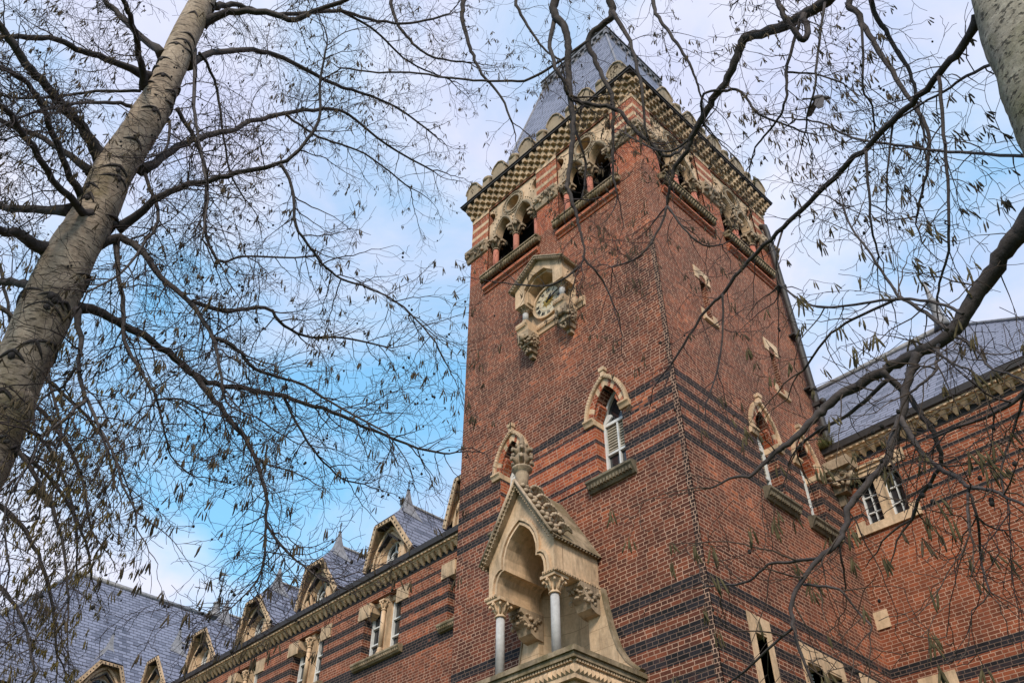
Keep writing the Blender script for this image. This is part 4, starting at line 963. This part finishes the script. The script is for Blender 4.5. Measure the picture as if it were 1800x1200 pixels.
vn = MB(); vn.tube([q+V((0,0,.8)), q+V((0,0,2.75))], [.045,.02], 6)
for z, r_ in ((1.05,.09),(1.5,.08),(2.1,.06)): vn.ball(q+V((0,0,z)), r_, 0, 8, 5)
for z, l in ((1.7,.34),(1.95,.24)):
    for k in range(4):
        a = k*math.pi/2+.4; d = V((math.cos(a), math.sin(a), 0)); vn.tube([q+V((0,0,z)), q+d*l*.6+V((0,0,z+.10)), q+d*l+V((0,0,z+.02)), q+d*l*.85+V((0,0,z-.06))], .018, 4)
d = V((.6,.8,0)); vn.hexa([q+d*-.25+V((0,0,2.30)), q+d*.3+V((0,0,2.30)), q+d*.3+V((.02,0,2.30)), q+d*-.25+V((.02,0,2.30))], [q+d*-.25+V((0,0,2.5)), q+d*.1+V((0,0,2.38)), q+d*.1+V((.02,0,2.38)), q+d*-.25+V((.02,0,2.5))])
vn.build('weather_vane', M['iron'], gro)
# its big dormer, facing the tower
d6 = dormer(0, gr, lambda u, v, d: V((-29.0 - d*1.0, 1.10 + u, v + .15)))
# ================================================================== TREES
from mathutils import noise as NZ
def at(px, py, H):
    """point on the sight line of photo pixel (px, py) at horizontal distance H metres"""
    d = C_FWD + C_R*((px-900)/F_PX) - C_U*((py-600)/F_PX)
    return CAM + d*(H/math.hypot(d.x, d.y))
def depth(p): return max(.5, (p - CAM).dot(C_FWD))
def cr(pts, n=5):
    """Catmull-Rom through 3-D points (with a 4th value carried along)"""
    o = []; P_ = [pts[0]] + list(pts) + [pts[-1]]
    for i in range(1, len(P_)-2):
        a, b, c, d = P_[i-1], P_[i], P_[i+1], P_[i+2]
        for k in range(n):
            t = k/n; o.append(.5*((2*b) + (c-a)*t + (2*a-5*b+4*c-d)*t*t + (3*b-a-3*c+d)*t*t*t))
    o.append(pts[-1]); return o
class Crown:
    def __init__(s, seed): s.r = random.Random(seed); s.tw = MB(); s.ck = MB(); s.cn = MB(); s.nt = 0
    def catkins(s, p, big=1.0):
        r = s.r
        for k in range(r.choice((2, 3, 3, 4, 5))):
            l = r.uniform(.034, .062)*big; q = p + V((r.gauss(0,.007), r.gauss(0,.007), 0)); d = V((r.gauss(0,.22), r.gauss(0,.22), -1)).normalized()
            s.ck.tube([q, q+d*.010, q+d*(.012+l*.25), q+d*(.012+l*.8), q+d*(.012+l)], [.0008, .001, .0036*big, .0034*big, .0012], 5)
    def cone(s, p):
        for k in range(s.r.choice((1, 1, 2))): s.cn.ball(p + V((s.r.gauss(0,.012), s.r.gauss(0,.012), s.r.gauss(0,.008)-.012)), s.r.uniform(.0055, .008), 0, 6, 4, (1,1,1.25))
    def grow(s, p, d, ln, r0, lev, cfg, sink=None):
        r = s.r; seg = (.045, .032, .022)[lev]; n = max(4, int(ln/seg)); pts = [p.copy()]; rad = [r0]; d = d.normalized(); zig = 1
        ax = d.orthogonal().normalized()
        ax.rotate(Matrix.Rotation(r.uniform(0, 6.28), 3, d))
        droop = cfg['droop']*(1, 1.2, .7)[lev]; kids = []
        for k in range(n):
            zig = -zig; z = (.24, .36, .45)[lev]
            d = (d + ax*zig*z*r.uniform(.4, 1.2) + V((r.gauss(0,.15), r.gauss(0,.15), r.gauss(0,.15))) + V((0,0,-droop*seg*6))).normalized()
            p = p + d*seg*r.uniform(.8, 1.2); pts.append(p.copy()); rad.append(max(.0012, r0*(1-.72*(k+1)/n)))
            if k >= (1 if lev else 1) and r.random() < cfg['p'][lev]: kids.append((p.copy(), d.copy(), rad[-1], zig, k/n))
        mb = sink if sink is not None else s.tw
        mb.tube(pts, rad, 4 if lev == 0 else 3, 0, False); s.nt += 1
        if lev < 2:
            for q, dd, rr, sg, t in kids:
                a2 = ax.copy(); a2.rotate(Matrix.Rotation(r.gauss(0, .7), 3, dd))
                nd = (dd*.75 + a2*sg*r.uniform(.5, 1.0)).normalized()
                l2 = cfg['len'][lev+1]*r.uniform(.5, 1.25)*(1-.45*t)
                s.grow(q, nd, l2, max(.0013, rr*.62), lev+1, cfg)
        if lev >= 1:
            x = r.random()
            if x < cfg['cat'][lev-1]: s.catkins(pts[-1], cfg.get('big', 1))
            elif x < cfg['cat'][lev-1] + cfg['cone']: s.cone(pts[-1])
    def finish(s, par, tm, km):
        if s.tw.v: tag(s.tw.build('twigs', tm, par), kind='stuff')
        if s.ck.v: tag(s.ck.build('catkins', km, par), kind='stuff')
        if s.cn.v: tag(s.cn.build('cones', M['cone'], par), kind='stuff')
def limb(tree, spec, cfg, seed, tm, km, name='branch'):
    """spec: list of (points, r0px, r1px, H0, H1); the first is the limb, the others fork from it"""
    r = random.Random(seed); mb = MB(); c = Crown(seed)
    ck = r.choice((.35, .7, 1.0, 1.4, 1.9)); cfg = dict(cfg, cat=(cfg['cat'][0]*ck, cfg['cat'][1]*ck))
    for pts, r0, r1, H0, H1 in spec:
        n = len(pts); L_ = [0]
        for a, b in zip(pts, pts[1:]): L_.append(L_[-1] + math.hypot(b[0]-a[0], b[1]-a[1]))
        ph = r.uniform(0, 6.28); P_ = []
        for k, (x, y) in enumerate(pts):
            t = L_[k]/L_[-1]; H = H0 + (H1-H0)*t + .10*math.sin(ph + 5*t)*t*(1 if n > 2 else 0)
            P_.append(at(x, y, H))
        step = 6 if L_[-1]/max(1, n-1) > 70 else 4
        Q = cr(P_, step); m_ = len(Q); sm = L_[-1]
        rad = []
        for k, q in enumerate(Q):
            t = k/(m_-1); rp = (r0 + (r1-r0)*t**.85)*(1 + (.75*math.exp(-k/1.6) if r0 > 4.4 and pts is spec[0][0] else 0)); rad.append(max(.0016, rp*depth(q)/F_PX))
        for k in range(1, m_-1): Q[k] = Q[k] + V((r.gauss(0,1), r.gauss(0,1), r.gauss(0,1)))*min(rad[k]*.3, .006, .12*(Q[k]-Q[k-1]).length)
        mb.tube(Q, rad, 10 if r0 > 9 else 7 if r0 > 4 else 5, 0, True, seed, .08 if r0 > 4 else 0)
        # side shoots along the limb
        acc = r.uniform(0, cfg['gap']); sg = 1
        for k in range(1, m_):
            e = (Q[k]-Q[k-1]); acc += e.length/depth(Q[k])*F_PX
            t = k/(m_-1)
            while acc > cfg['gap'] and t > cfg.get('t0', .12):
                acc -= cfg['gap']*r.uniform(.7, 1.3); sg = -sg
                d = e.normalized(); side = d.cross(C_FWD).normalized()*sg; side.rotate(Matrix.Rotation(r.gauss(0, .75), 3, d))
                nd = d*r.uniform(.35, .95) + side*r.uniform(.6, 1.0)
                l0 = cfg['len'][0]*r.uniform(.4, 1.2)*(1.1-.35*t)
                c.grow(Q[k].copy(), nd, l0, min(rad[k]*.6, cfg['r']*r.uniform(.7, 1.2)), 0, cfg)
            if t <= cfg.get('t0', .12): acc = min(acc, cfg['gap'])
        # and the limb runs out into a spray
        for j in range(2): c.grow(Q[-1].copy(), (Q[-1]-Q[-3]).normalized() + V((r.gauss(0,.35), r.gauss(0,.35), r.gauss(0,.35))), cfg['len'][0]*r.uniform(.6, 1.1), max(.002, rad[-1]*.8), 0, cfg)
    o = mb.build(name, M['bark_limb'], tree); c.finish(o, tm, km); return c.nt
def trunk(tree, P_, radii, mat, ridges, seed):
    Q = cr([V(p) for p in P_], 10); rr = []
    for k in range(len(radii)-1):
        for j in range(10): rr.append(radii[k] + (radii[k+1]-radii[k])*j/10)
    rr.append(radii[-1]); r = random.Random(seed)
    QQ = []; RR = []
    for k in range(len(Q)-1):
        m_ = max(1, int((Q[k+1]-Q[k]).length/.035))
        for j in range(m_): QQ.append(Q[k].lerp(Q[k+1], j/m_)); RR.append(rr[k] + (rr[k+1]-rr[k])*j/m_)
    QQ.append(Q[-1]); RR.append(rr[-1])
    mb = MB(); mb.tube(QQ, RR, 56, 0, True)
    for i in range(len(mb.v)):
        k = min(i//56, len(QQ)-1); p = mb.v[i]; d = p - QQ[k]
        if d.length < 1e-4: continue
        w_ = V((p.x*7, p.y*7, p.z*3.2)); fine = V((p.x*16, p.y*16, p.z*55))
        a = NZ.turbulence(w_, 3, False)*.050 - .02 + NZ.noise(V((p.x*3, p.y*3, p.z*1.6)))*.05 - max(0, NZ.noise(fine) - .15)*.05
        mb.v[i] = p + d*a*1.1
    o = mb.build('trunk', mat, tree)
    rd = MB()
    for k in range(ridges):
        i = r.randrange(2, len(Q)-2); t = (Q[i+1]-Q[i-1]).normalized(); b = t.orthogonal().normalized(); b.rotate(Matrix.Rotation(r.uniform(0, 6.28), 3, t))
        to = (CAM - Q[i]); to = (to - t*to.dot(t)).normalized()
        if r.random() < .8: b = to.copy(); b.rotate(Matrix.Rotation(r.uniform(-1.3, 1.3), 3, t))
        q = Q[i]; R_ = rr[i]; w_ = r.uniform(.35, .95); up = r.uniform(.25, .6)*R_; A_ = []
        for j in range(-4, 5):
            a = w_*j/4; v = b.copy(); v.rotate(Matrix.Rotation(a, 3, t)); A_.append(q + v*(R_*.99) + t*(up*(1-(abs(j)/4)**1.2)))
        rd.tube(A_, [.002,.006,.009,.011,.012,.011,.009,.006,.002], 5)
        if r.random() < .5: rd.ball(q + b*R_*.99 + t*up*.4, R_*.16, 0, 8, 5, (.8,.8,1.0))
    if ridges: rd.build('bark_fold', M['bark_limb'], o)
    return o

# ---- left tree: pale alder, close to the camera
HL = 4.2
lt = thing('alder_tree', tuple(V((at(10,700,HL).x, at(10,700,HL).y, 0))), 'pale barked leafless alder close at the left with long twiggy limbs', 'tree')
tp = [(385,-60,21),(358,0,24),(325,67,27),(296,133,29),(266,197,34),(200,300,39),(172,367,42),(124,453,49),(85,537,53),(53,607,53),(10,700,56),(-30,797,59)]
TP = [at(x, y, HL) for x, y, _ in tp]; TR = [w_*depth(p)/F_PX*.87 for p, (_,_,w_) in zip(TP, tp)]
b0 = TP[-1]; TP.append(V((b0.x+.02, b0.y-.02, 1.2))); TR.append(TR[-1]*1.12); TP.append(V((b0.x+.02, b0.y-.02, 0))); TR.append(TR[-1]*1.3)
TP.insert(0, at(470,-260,HL)); TR.insert(0, TR[0]*.75)
trunk(lt, TP[::-1], TR[::-1], M['bark_pale'], 46, 5)
CL = dict(gap=19, len=(.56, .24, .09), droop=.11, p=(.62, .58, 0), cat=(.15, .06), cone=.03, r=.0040)
CLd = dict(CL, gap=14); 
H = HL
LEFT = [
 [([(177,277),(133,213),(80,153),(33,93),(0,47),(-60,-30)], 9.5, 6.0, H, H-.6)],
 [([(160,303),(113,267),(67,240),(0,213),(-60,190)], 6.0, 4.2, H, H+.5)],
 [([(147,350),(117,293),(87,217),(63,167),(30,133),(0,117),(-50,90)], 6.0, 4.2, H, H-.9)],
 [([(157,378),(133,360),(83,300),(33,220),(0,187),(-50,140)], 6.9, 5.1, H-.1, H-1.0)],
 [([(125,370),(60,370),(0,362),(-60,350)], 7.7, 6.0, H, H+.9)],
 [([(255,155),(247,110),(233,43),(217,0),(200,-60)], 6.0, 4.2, H, H-.8)],
 [([(285,97),(240,57),(200,17),(183,0),(150,-50)], 6.0, 4.2, H, H+.6)],
 [([(262,135),(187,103),(143,90),(100,72),(33,63),(0,67),(-50,75)], 6.0, 4.2, H, H-.4)],
 [([(247,160),(167,160),(100,170),(33,173),(-30,160)], 3.0, 1.9, H, H+.8)],
 [([(230,187),(187,180),(117,185),(33,207),(-30,240)], 3.9, 2.1, H, H-.7)],
 [([(85,440),(33,413),(0,405),(-60,380)], 9.5, 6.8, H, H-.5)],
 [([(58,502),(27,495),(0,497),(-60,500)], 6.9, 5.1, H, H+.6)],
 [([(330,115),(373,93),(433,88),(483,97),(550,130),(600,153),(640,165),(700,190),(760,235)], 6.0, 1.5, H, H+1.0)],
 [([(355,42),(400,23),(467,23),(520,35),(550,20),(600,3),(650,-25)], 6.9, 3.4, H, H-.8)],
 [([(375,10),(427,10),(483,25),(600,20),(640,32),(720,42),(790,25)], 5.2, 1.7, H, H+.3), ([(600,20),(660,55),(720,110),(790,140)], 2.6, 1.3, H+.2, H+.6)],
 [([(248,300),(300,267),(350,243),(400,230),(450,210),(500,200),(567,192),(610,200),(680,255),(760,300)], 6.9, 1.5, H, H+.9), ([(500,200),(560,240),(640,270),(720,330)], 2.6, 1.3, H+.5, H+.9)],
 [([(205,402),(267,353),(333,323),(400,310),(467,293),(513,277),(560,213),(563,140),(575,80)], 6.9, 1.7, H, H-1.1), ([(493,290),(513,327),(520,397),(540,427),(567,463),(600,490),(650,507),(710,540),(767,603)], 3.4, 1.4, H-.8, H-.3)],
 [([(170,430),(213,417),(253,447),(283,487),(333,530),(367,580),(383,627),(393,693)], 7.7, 2.5, H, H-.7),
  ([(337,530),(400,547),(467,540),(500,573),(547,593),(600,593),(680,610)], 4.3, 1.4, H-.4, H+.2),
  ([(373,592),(417,613),(447,647),(493,663),(533,677),(600,717),(680,760)], 4.3, 1.5, H-.5, H-.2)],
 [([(125,540),(173,547),(217,570),(267,600),(317,640),(343,660),(393,677),(467,690),(533,707),(600,730),(650,753),(733,787),(790,797)], 8.6, 1.7, H, H+.4),
  ([(343,660),(377,703),(417,753),(443,790),(460,840),(470,877),(467,913),(493,957),(533,993),(567,1020)], 5.6, 1.5, H+.1, H-.4),
  ([(467,913),(463,987),(447,1027),(407,1067)], 2.2, 1.3, H-.2, H-.4),
  ([(500,700),(530,760),(560,800),(600,840),(640,850)], 2.6, 1.3, H+.2, H+.5)],
 [([(205,418),(207,470),(217,540),(217,593),(233,627),(253,663),(273,693),(267,713)], 4.7, 2.0, H, H-.5), ([(270,703),(320,703),(367,727),(417,733)], 2.2, 1.3, H-.5, H-.7), ([(277,705),(290,760),(300,800),(330,830)], 2.1, 1.3, H-.5, H-.4)],
 [([(135,545),(142,607),(138,640),(147,687),(153,703),(167,733),(187,773),(200,797),(215,850),(240,900)], 4.7, 1.7, H-.15, H-.7), ([(150,703),(110,740),(70,773),(53,813),(10,890),(17,1000)], 3.4, 1.7, H-.5, H-.9), ([(133,647),(110,680),(83,693),(60,720)], 2.8, 1.9, H-.3, H-.2)],
 [([(343,87),(340,167),(347,233),(360,300),(365,350),(355,420)], 3.9, 1.7, H, H-.9)],
 [([(350,93),(377,140),(390,220),(403,300),(430,350)], 3.1, 1.4, H, H+.7)],
 [([(310,190),(340,240),(360,293),(363,333),(360,397),(373,443),(393,460),(433,450),(500,453),(560,450)], 4.3, 1.4, H, H+.5)],
 [([(297,210),(293,260),(262,277)], 2.9, 1.7, H, H-.3)],
 [([(255,305),(277,367),(275,397),(257,423),(213,480),(153,513)], 3.6, 2.0, H, H-.6)],
]
tot = 0
for k, sp_ in enumerate(LEFT): tot += limb(lt, sp_, CLd if k in (12,14,15,16,17,18) else CL, 100+k, M['twig'], M['catkin'])

# ---- alder further left, outside the picture, its hanging branches full of olive catkins
HB = 7.0; bx_ = at(-330, 700, HB)
bt = thing('catkin_alder', (bx_.x, bx_.y, 0), 'drooping twigs full of olive catkins hanging behind the pale trunk at far left', 'tree')
TP = [V((bx_.x, bx_.y, 0)), V((bx_.x+.05, bx_.y, 2)), V((bx_.x, bx_.y+.1, 3.5)), V((bx_.x+.05, bx_.y+.1, 5)), V((bx_.x+.1, bx_.y+.1, 6.2))]
trunk(bt, TP, [.2,.17,.14,.1,.05], M['bark_grey'], 12, 9)
CB = dict(gap=24, len=(.62, .26, .10), droop=.24, p=(.66, .6, 0), cat=(.42, .24), cone=.06, r=.005, big=1.15, t0=.3)
BACK = [
 [([(-330,420),(-150,480),(0,540),(60,600),(90,680),(110,770)], 7, 2, HB, HB-.6)],
 [([(-330,500),(-120,600),(0,660),(90,740),(140,830),(160,930)], 7, 2, HB, HB+.5)],
 [([(-330,560),(-120,700),(0,760),(70,850),(110,950),(120,1060)], 7, 2, HB, HB-.4)],
 [([(-330,640),(-120,820),(0,890),(60,960),(90,1050),(100,1150)], 7, 2, HB, HB+.2)],
 [([(-330,600),(-100,740),(40,800),(110,870),(150,950),(160,1010)], 6, 1.7, HB, HB+.8)],
 [([(-330,720),(-150,900),(-20,1010),(40,1090),(60,1180)], 6, 2, HB, HB-.5)],
 [([(-330,460),(-100,560),(40,640),(120,700),(180,770),(200,850)], 6, 1.7, HB, HB+.9)],
 [([(-330,330),(-150,380),(-20,440),(10,520),(20,600)], 6, 2, HB, HB-.2)],
 [([(-330,560),(-60,700),(80,780),(130,900),(135,1000)], 5, 1.7, HB, HB+.3)],
]
for k, sp_ in enumerate(BACK): tot += limb(bt, sp_, CB, 300+k, M['twig_brown'], M['catkin_olive'])

# ---- right tree: big trunk at the upper right corner
HR = 2.5
rt_ = thing('grey_alder', tuple(V((at(1960,600,HR).x, at(1960,600,HR).y, 0))), 'thick mossy trunk in the upper right corner with dark limbs across the tower', 'tree')
tp = [(1700,-330,60),(1740,-180,66),(1795,0,84),(1826,60,96),(1866,140,104),(1905,240,108),(1985,420,112),(2070,640,118)]
TP = [at(x, y, HR) for x, y, _ in tp]; TR = [w_*depth(p)/F_PX*.9 for p, (_,_,w_) in zip(TP, tp)]
b0 = TP[-1]; d_ = (TP[-1]-TP[-3]).normalized(); TP.append(V((b0.x + d_.x*(b0.z)*.35, b0.y + d_.y*b0.z*.35, 0))); TR.append(TR[-1]*1.15)
trunk(rt_, TP[::-1], TR[::-1], M['bark_grey'], 0, 8)
CR_ = dict(gap=38, len=(.38, .19, .075), droop=.14, p=(.52, .45, 0), cat=(.24, .12), cone=.03, r=.0030)
CRl = dict(CR_, gap=58, len=(.36, .17, .07), p=(.44, .38, 0), cat=(.22, .12), r=.003)
CRt = dict(CR_, gap=31, len=(.48, .22, .085))
H = HR
RIGHT = [
 ([([(1860,230),(1835,330),(1800,400),(1783,420),(1750,467),(1717,517),(1693,557),(1673,583),(1647,603),(1600,627),(1550,650),(1500,683),(1450,717),(1430,737),(1400,767),(1370,788),(1347,810),(1322,835),(1292,838),(1250,857)], 20, 1.6, H, H+.4),
   ([(1612,622),(1605,645),(1597,667),(1583,733),(1560,800),(1527,850),(1497,887),(1483,927),(1473,953),(1440,980),(1407,1027),(1390,1067),(1397,1107),(1403,1137),(1427,1197),(1440,1240)], 9, 2.2, H+.15, H+.1),
   ([(1550,652),(1577,677),(1600,700),(1617,727),(1637,753),(1653,797),(1650,823),(1620,867),(1603,913)], 6.5, 3, H+.2, H+.5),
   ([(1440,980),(1387,987),(1350,993),(1317,1020),(1283,1027),(1243,1030)], 3.2, 1.7, H+.1, H+.4),
   ([(1413,1027),(1467,1033),(1487,1047),(1510,1077),(1533,1100)], 2.6, 1.6, H+.1, H-.1),
   ([(1397,1100),(1350,1140),(1310,1177),(1283,1197)], 3, 1.8, H+.1, H+.3),
   ([(1473,953),(1483,1000),(1487,1033)], 2.2, 1.5, H+.1, H+.3),
   ([(1583,733),(1610,780),(1625,800),(1654,823),(1683,840),(1703,856),(1742,860),(1771,875),(1810,890)], 5.5, 2.5, H+.15, H-.1),
   ([(1703,856),(1701,897),(1705,936)], 3, 2, H, H-.2),
   ([(1705,868),(1717,906),(1722,955),(1726,994),(1740,1040)], 3, 1.8, H, H+.1),
   ([(1713,905),(1738,924),(1765,932)], 2.2, 1.6, H, H+.3),
   ([(1560,668),(1517,707),(1483,733),(1440,755),(1400,790)], 4.2, 2.2, H+.2, H+.6),
   ([(1650,606),(1647,633),(1643,653),(1623,673),(1600,690)], 3.5, 2.2, H+.1, H-.2),
   ([(1680,590),(1700,603),(1720,618),(1733,638),(1745,648),(1783,660),(1820,680)], 3, 1.7, H, H-.3),
   ([(1640,612),(1658,627),(1683,642),(1708,653),(1730,690)], 2.8, 1.6, H, H-.2),
   ([(1693,552),(1650,533),(1583,525),(1517,533),(1460,540),(1417,533),(1370,500)], 3.2, 1.8, H, H+.4),
   ([(1665,580),(1617,543),(1583,525),(1567,530),(1500,560),(1450,597),(1413,650)], 4, 2, H, H+.5),
   ([(1583,525),(1577,517),(1550,477),(1527,440),(1497,400),(1480,360)], 3, 1.7, H+.2, H+.3)], CRl),
 ([([(1720,30),(1690,83),(1650,130),(1600,183),(1533,247),(1467,310),(1407,370),(1377,400),(1333,443),(1300,477),(1270,517),(1243,543),(1200,607),(1180,640)], 7.4, 1.8, H, H+1.2),
   ([(1650,135),(1657,217),(1663,290),(1667,337),(1668,397),(1667,440),(1653,487),(1647,527)], 3.6, 2, H+.15, H+.3),
   ([(1520,262),(1527,320),(1532,397),(1545,450)], 3.2, 1.7, H+.4, H+.5),
   ([(1270,517),(1271,560),(1266,630),(1245,700)], 2.2, 1.5, H+1.0, H+1.1),
   ([(1377,400),(1365,450),(1368,520)], 2.2, 1.5, H+.8, H+.9),
   ([(1570,215),(1560,300),(1558,360)], 2.2, 1.4, H+.35, H+.4)], CR_),
 ([([(1760,-260),(1620,-120),(1520,-50),(1453,0),(1410,30),(1367,50),(1313,65),(1303,80),(1287,123),(1260,167),(1237,203),(1223,230),(1212,250),(1207,267),(1187,293),(1183,308),(1177,330),(1173,362)], 12.5, 2.2, H, H+1.4),
   ([(1413,26),(1420,60),(1410,70),(1393,50),(1380,30),(1367,3),(1355,-30)], 6, 4.5, H+.6, H+.5),
   ([(1263,160),(1237,165),(1233,197),(1237,220)], 2.6, 2, H+1, H+1.1),
   ([(1267,160),(1293,158),(1313,173),(1333,200),(1373,217),(1413,233)], 3, 1.6, H+1, H+1.2),
   ([(1407,33),(1383,117),(1382,167),(1373,200),(1343,240),(1327,260)], 3.4, 1.6, H+.6, H+.9),
   ([(1383,127),(1433,130),(1483,147)], 2.2, 1.5, H+.7, H+.8),
   ([(1450,5),(1437,97),(1433,150),(1420,200),(1417,227)], 2.6, 1.6, H+.5, H+.6),
   ([(1223,230),(1190,262),(1150,262),(1100,235)], 2.6, 1.7, H+1.2, H+1.5),
   ([(1173,362),(1160,400),(1125,450),(1075,470)], 2.4, 1.5, H+1.4, H+1.6), ([(1173,362),(1200,400),(1235,430),(1270,430)], 2.2, 1.5, H+1.4, H+1.5)], CRt),
 ([([(1620,-150),(1540,-80),(1493,0),(1510,30),(1533,73),(1560,113),(1593,167),(1623,210),(1633,247),(1630,300),(1623,327),(1612,380)], 7, 2, H+.3, H+.7),
   ([(1513,42),(1518,100),(1517,157),(1533,187),(1537,227)], 2.6, 1.6, H+.4, H+.6)], CR_),
 ([([(1640,-140),(1560,-70),(1530,0),(1550,43),(1577,90),(1600,130),(1610,167),(1615,190),(1625,240)], 6, 2, H+.2, H+.9)], CR_),
 ([([(1760,105),(1700,133),(1660,160),(1600,195),(1540,235)], 3.4, 1.6, H, H+.6)], CR_),
 ([([(1850,285),(1800,275),(1667,267),(1590,257),(1500,243),(1447,217),(1400,210)], 3.6, 1.5, H, H+.8)], CR_),
 ([([(1700,-330),(1500,-300),(1300,-220),(1150,-130),(1040,-70),(978,0),(977,27),(993,50),(1000,87),(998,133),(1003,173),(1007,213),(1005,267),(997,320),(1003,345),(1013,377),(1018,398),(1027,437),(1022,465)], 10.5, 1.6, H, H+1.9),
   ([(977,25),(967,73),(977,120),(990,143),(998,167)], 4.2, 3, H+1.3, H+1.4),
   ([(1003,173),(1033,182),(1075,190),(1093,200),(1117,230),(1142,253),(1167,273),(1192,267),(1217,242)], 4.4, 2.6, H+1.5, H+1.8),
   ([(1022,465),(988,492),(957,503),(910,500)], 2.2, 1.5, H+1.9, H+2.1), ([(1024,450),(1047,478),(1063,500),(1080,540)], 2.4, 1.5, H+1.9, H+2.1),
   ([(1005,215),(1020,250),(1030,300),(1022,350)], 3, 1.7, H+1.6, H+1.8)], CRt),
 ([([(1450,-290),(1300,-190),(1180,-110),(1085,-50),(1073,0),(1077,27),(1060,43),(1033,70),(1047,110),(1063,140),(1077,180),(1078,233),(1077,300),(1085,340)], 10, 1.6, H+.4, H+1.9),
   ([(1033,72),(977,113),(930,140),(900,143),(847,142),(787,137),(720,128),(667,128),(600,120)], 2.8, 1.6, H+1.4, H+2.0),
   ([(1077,20),(1107,73),(1120,123),(1130,160),(1135,227),(1142,250)], 4.4, 1.8, H+1.2, H+1.5)], CRt),
 ([([(1250,-200),(1170,-90),(1147,0),(1167,43),(1200,93),(1220,130),(1232,170)], 5, 1.7, H+.6, H+1.0)], CRt),
 ([([(1100,-160),(950,-120),(830,-60),(817,0),(813,33),(823,77),(833,100),(847,130),(880,170),(900,215)], 6, 1.7, H+1.4, H+1.9)], CRt),
 ([([(1050,-130),(930,-60),(907,0),(920,33),(937,60),(960,90),(985,105)], 4, 1.6, H+1.4, H+1.6)], CRt),
 ([([(1000,-140),(800,-110),(700,-50),(690,20),(720,70),(760,100),(820,110)], 5, 1.5, H+1.6, H+2.2)], CRt),
 ([([(1900,560),(1850,640),(1800,690),(1760,720),(1700,745),(1640,770)], 7, 2, H-.2, H+.2), ([(1800,690),(1780,760),(1760,830),(1775,900)], 3, 1.7, H, H+.1)], CR_),
]
for k, (sp_, cf) in enumerate(RIGHT): tot += limb(rt_, sp_, cf, 500+k, M['twig_brown'] if k == 0 else M['twig'], M['catkin_mid'] if k == 0 else M['catkin'])
print('twigs', tot)

# ---- bird in flight
bp0 = at(1440, 173, 9.0)
bd_ = thing('flying_bird', tuple(bp0), 'small grey brown bird in flight against the sky, right of the tower', 'bird')
mb = MB(); ax = (C_R*.95 + C_U*.05).normalized(); up = C_U; fw = ax
prof = [(-.16,.002),(-.13,.018),(-.09,.04),(-.03,.058),(.03,.055),(.075,.036),(.10,.030),(.13,.033),(.155,.022),(.175,.006),(.20,.001)]
mb.tube([bp0 + fw*x - V((0,0,.1*x*x)) for x, _ in prof], [r_ for _, r_ in prof], 12)
for s_ in (-1, 1):
    sd_ = C_FWD*s_; pts = [(.05,.02,.03),(.03,.14,.02),(-.03,.26,-.06),(-.10,.24,-.09),(-.12,.12,-.06),(-.07,.03,.0)]
    P_ = [bp0 + fw*a + sd_*b - up*(b*.55) + up*c for a, b, c in pts]; off = up*.012
    mb.hexa([p_ - off*.5 for p_ in P_], [p_ + off*.5 for p_ in P_])
P_ = [bp0 + fw*-.12 + C_FWD*.02, bp0 + fw*-.26 + C_FWD*.05, bp0 + fw*-.27 - C_FWD*.05, bp0 + fw*-.12 - C_FWD*.02]
mb.hexa([p_ - up*.005 for p_ in P_], [p_ + up*.005 for p_ in P_]); mb.build('body', M['pigeon'], bd_)
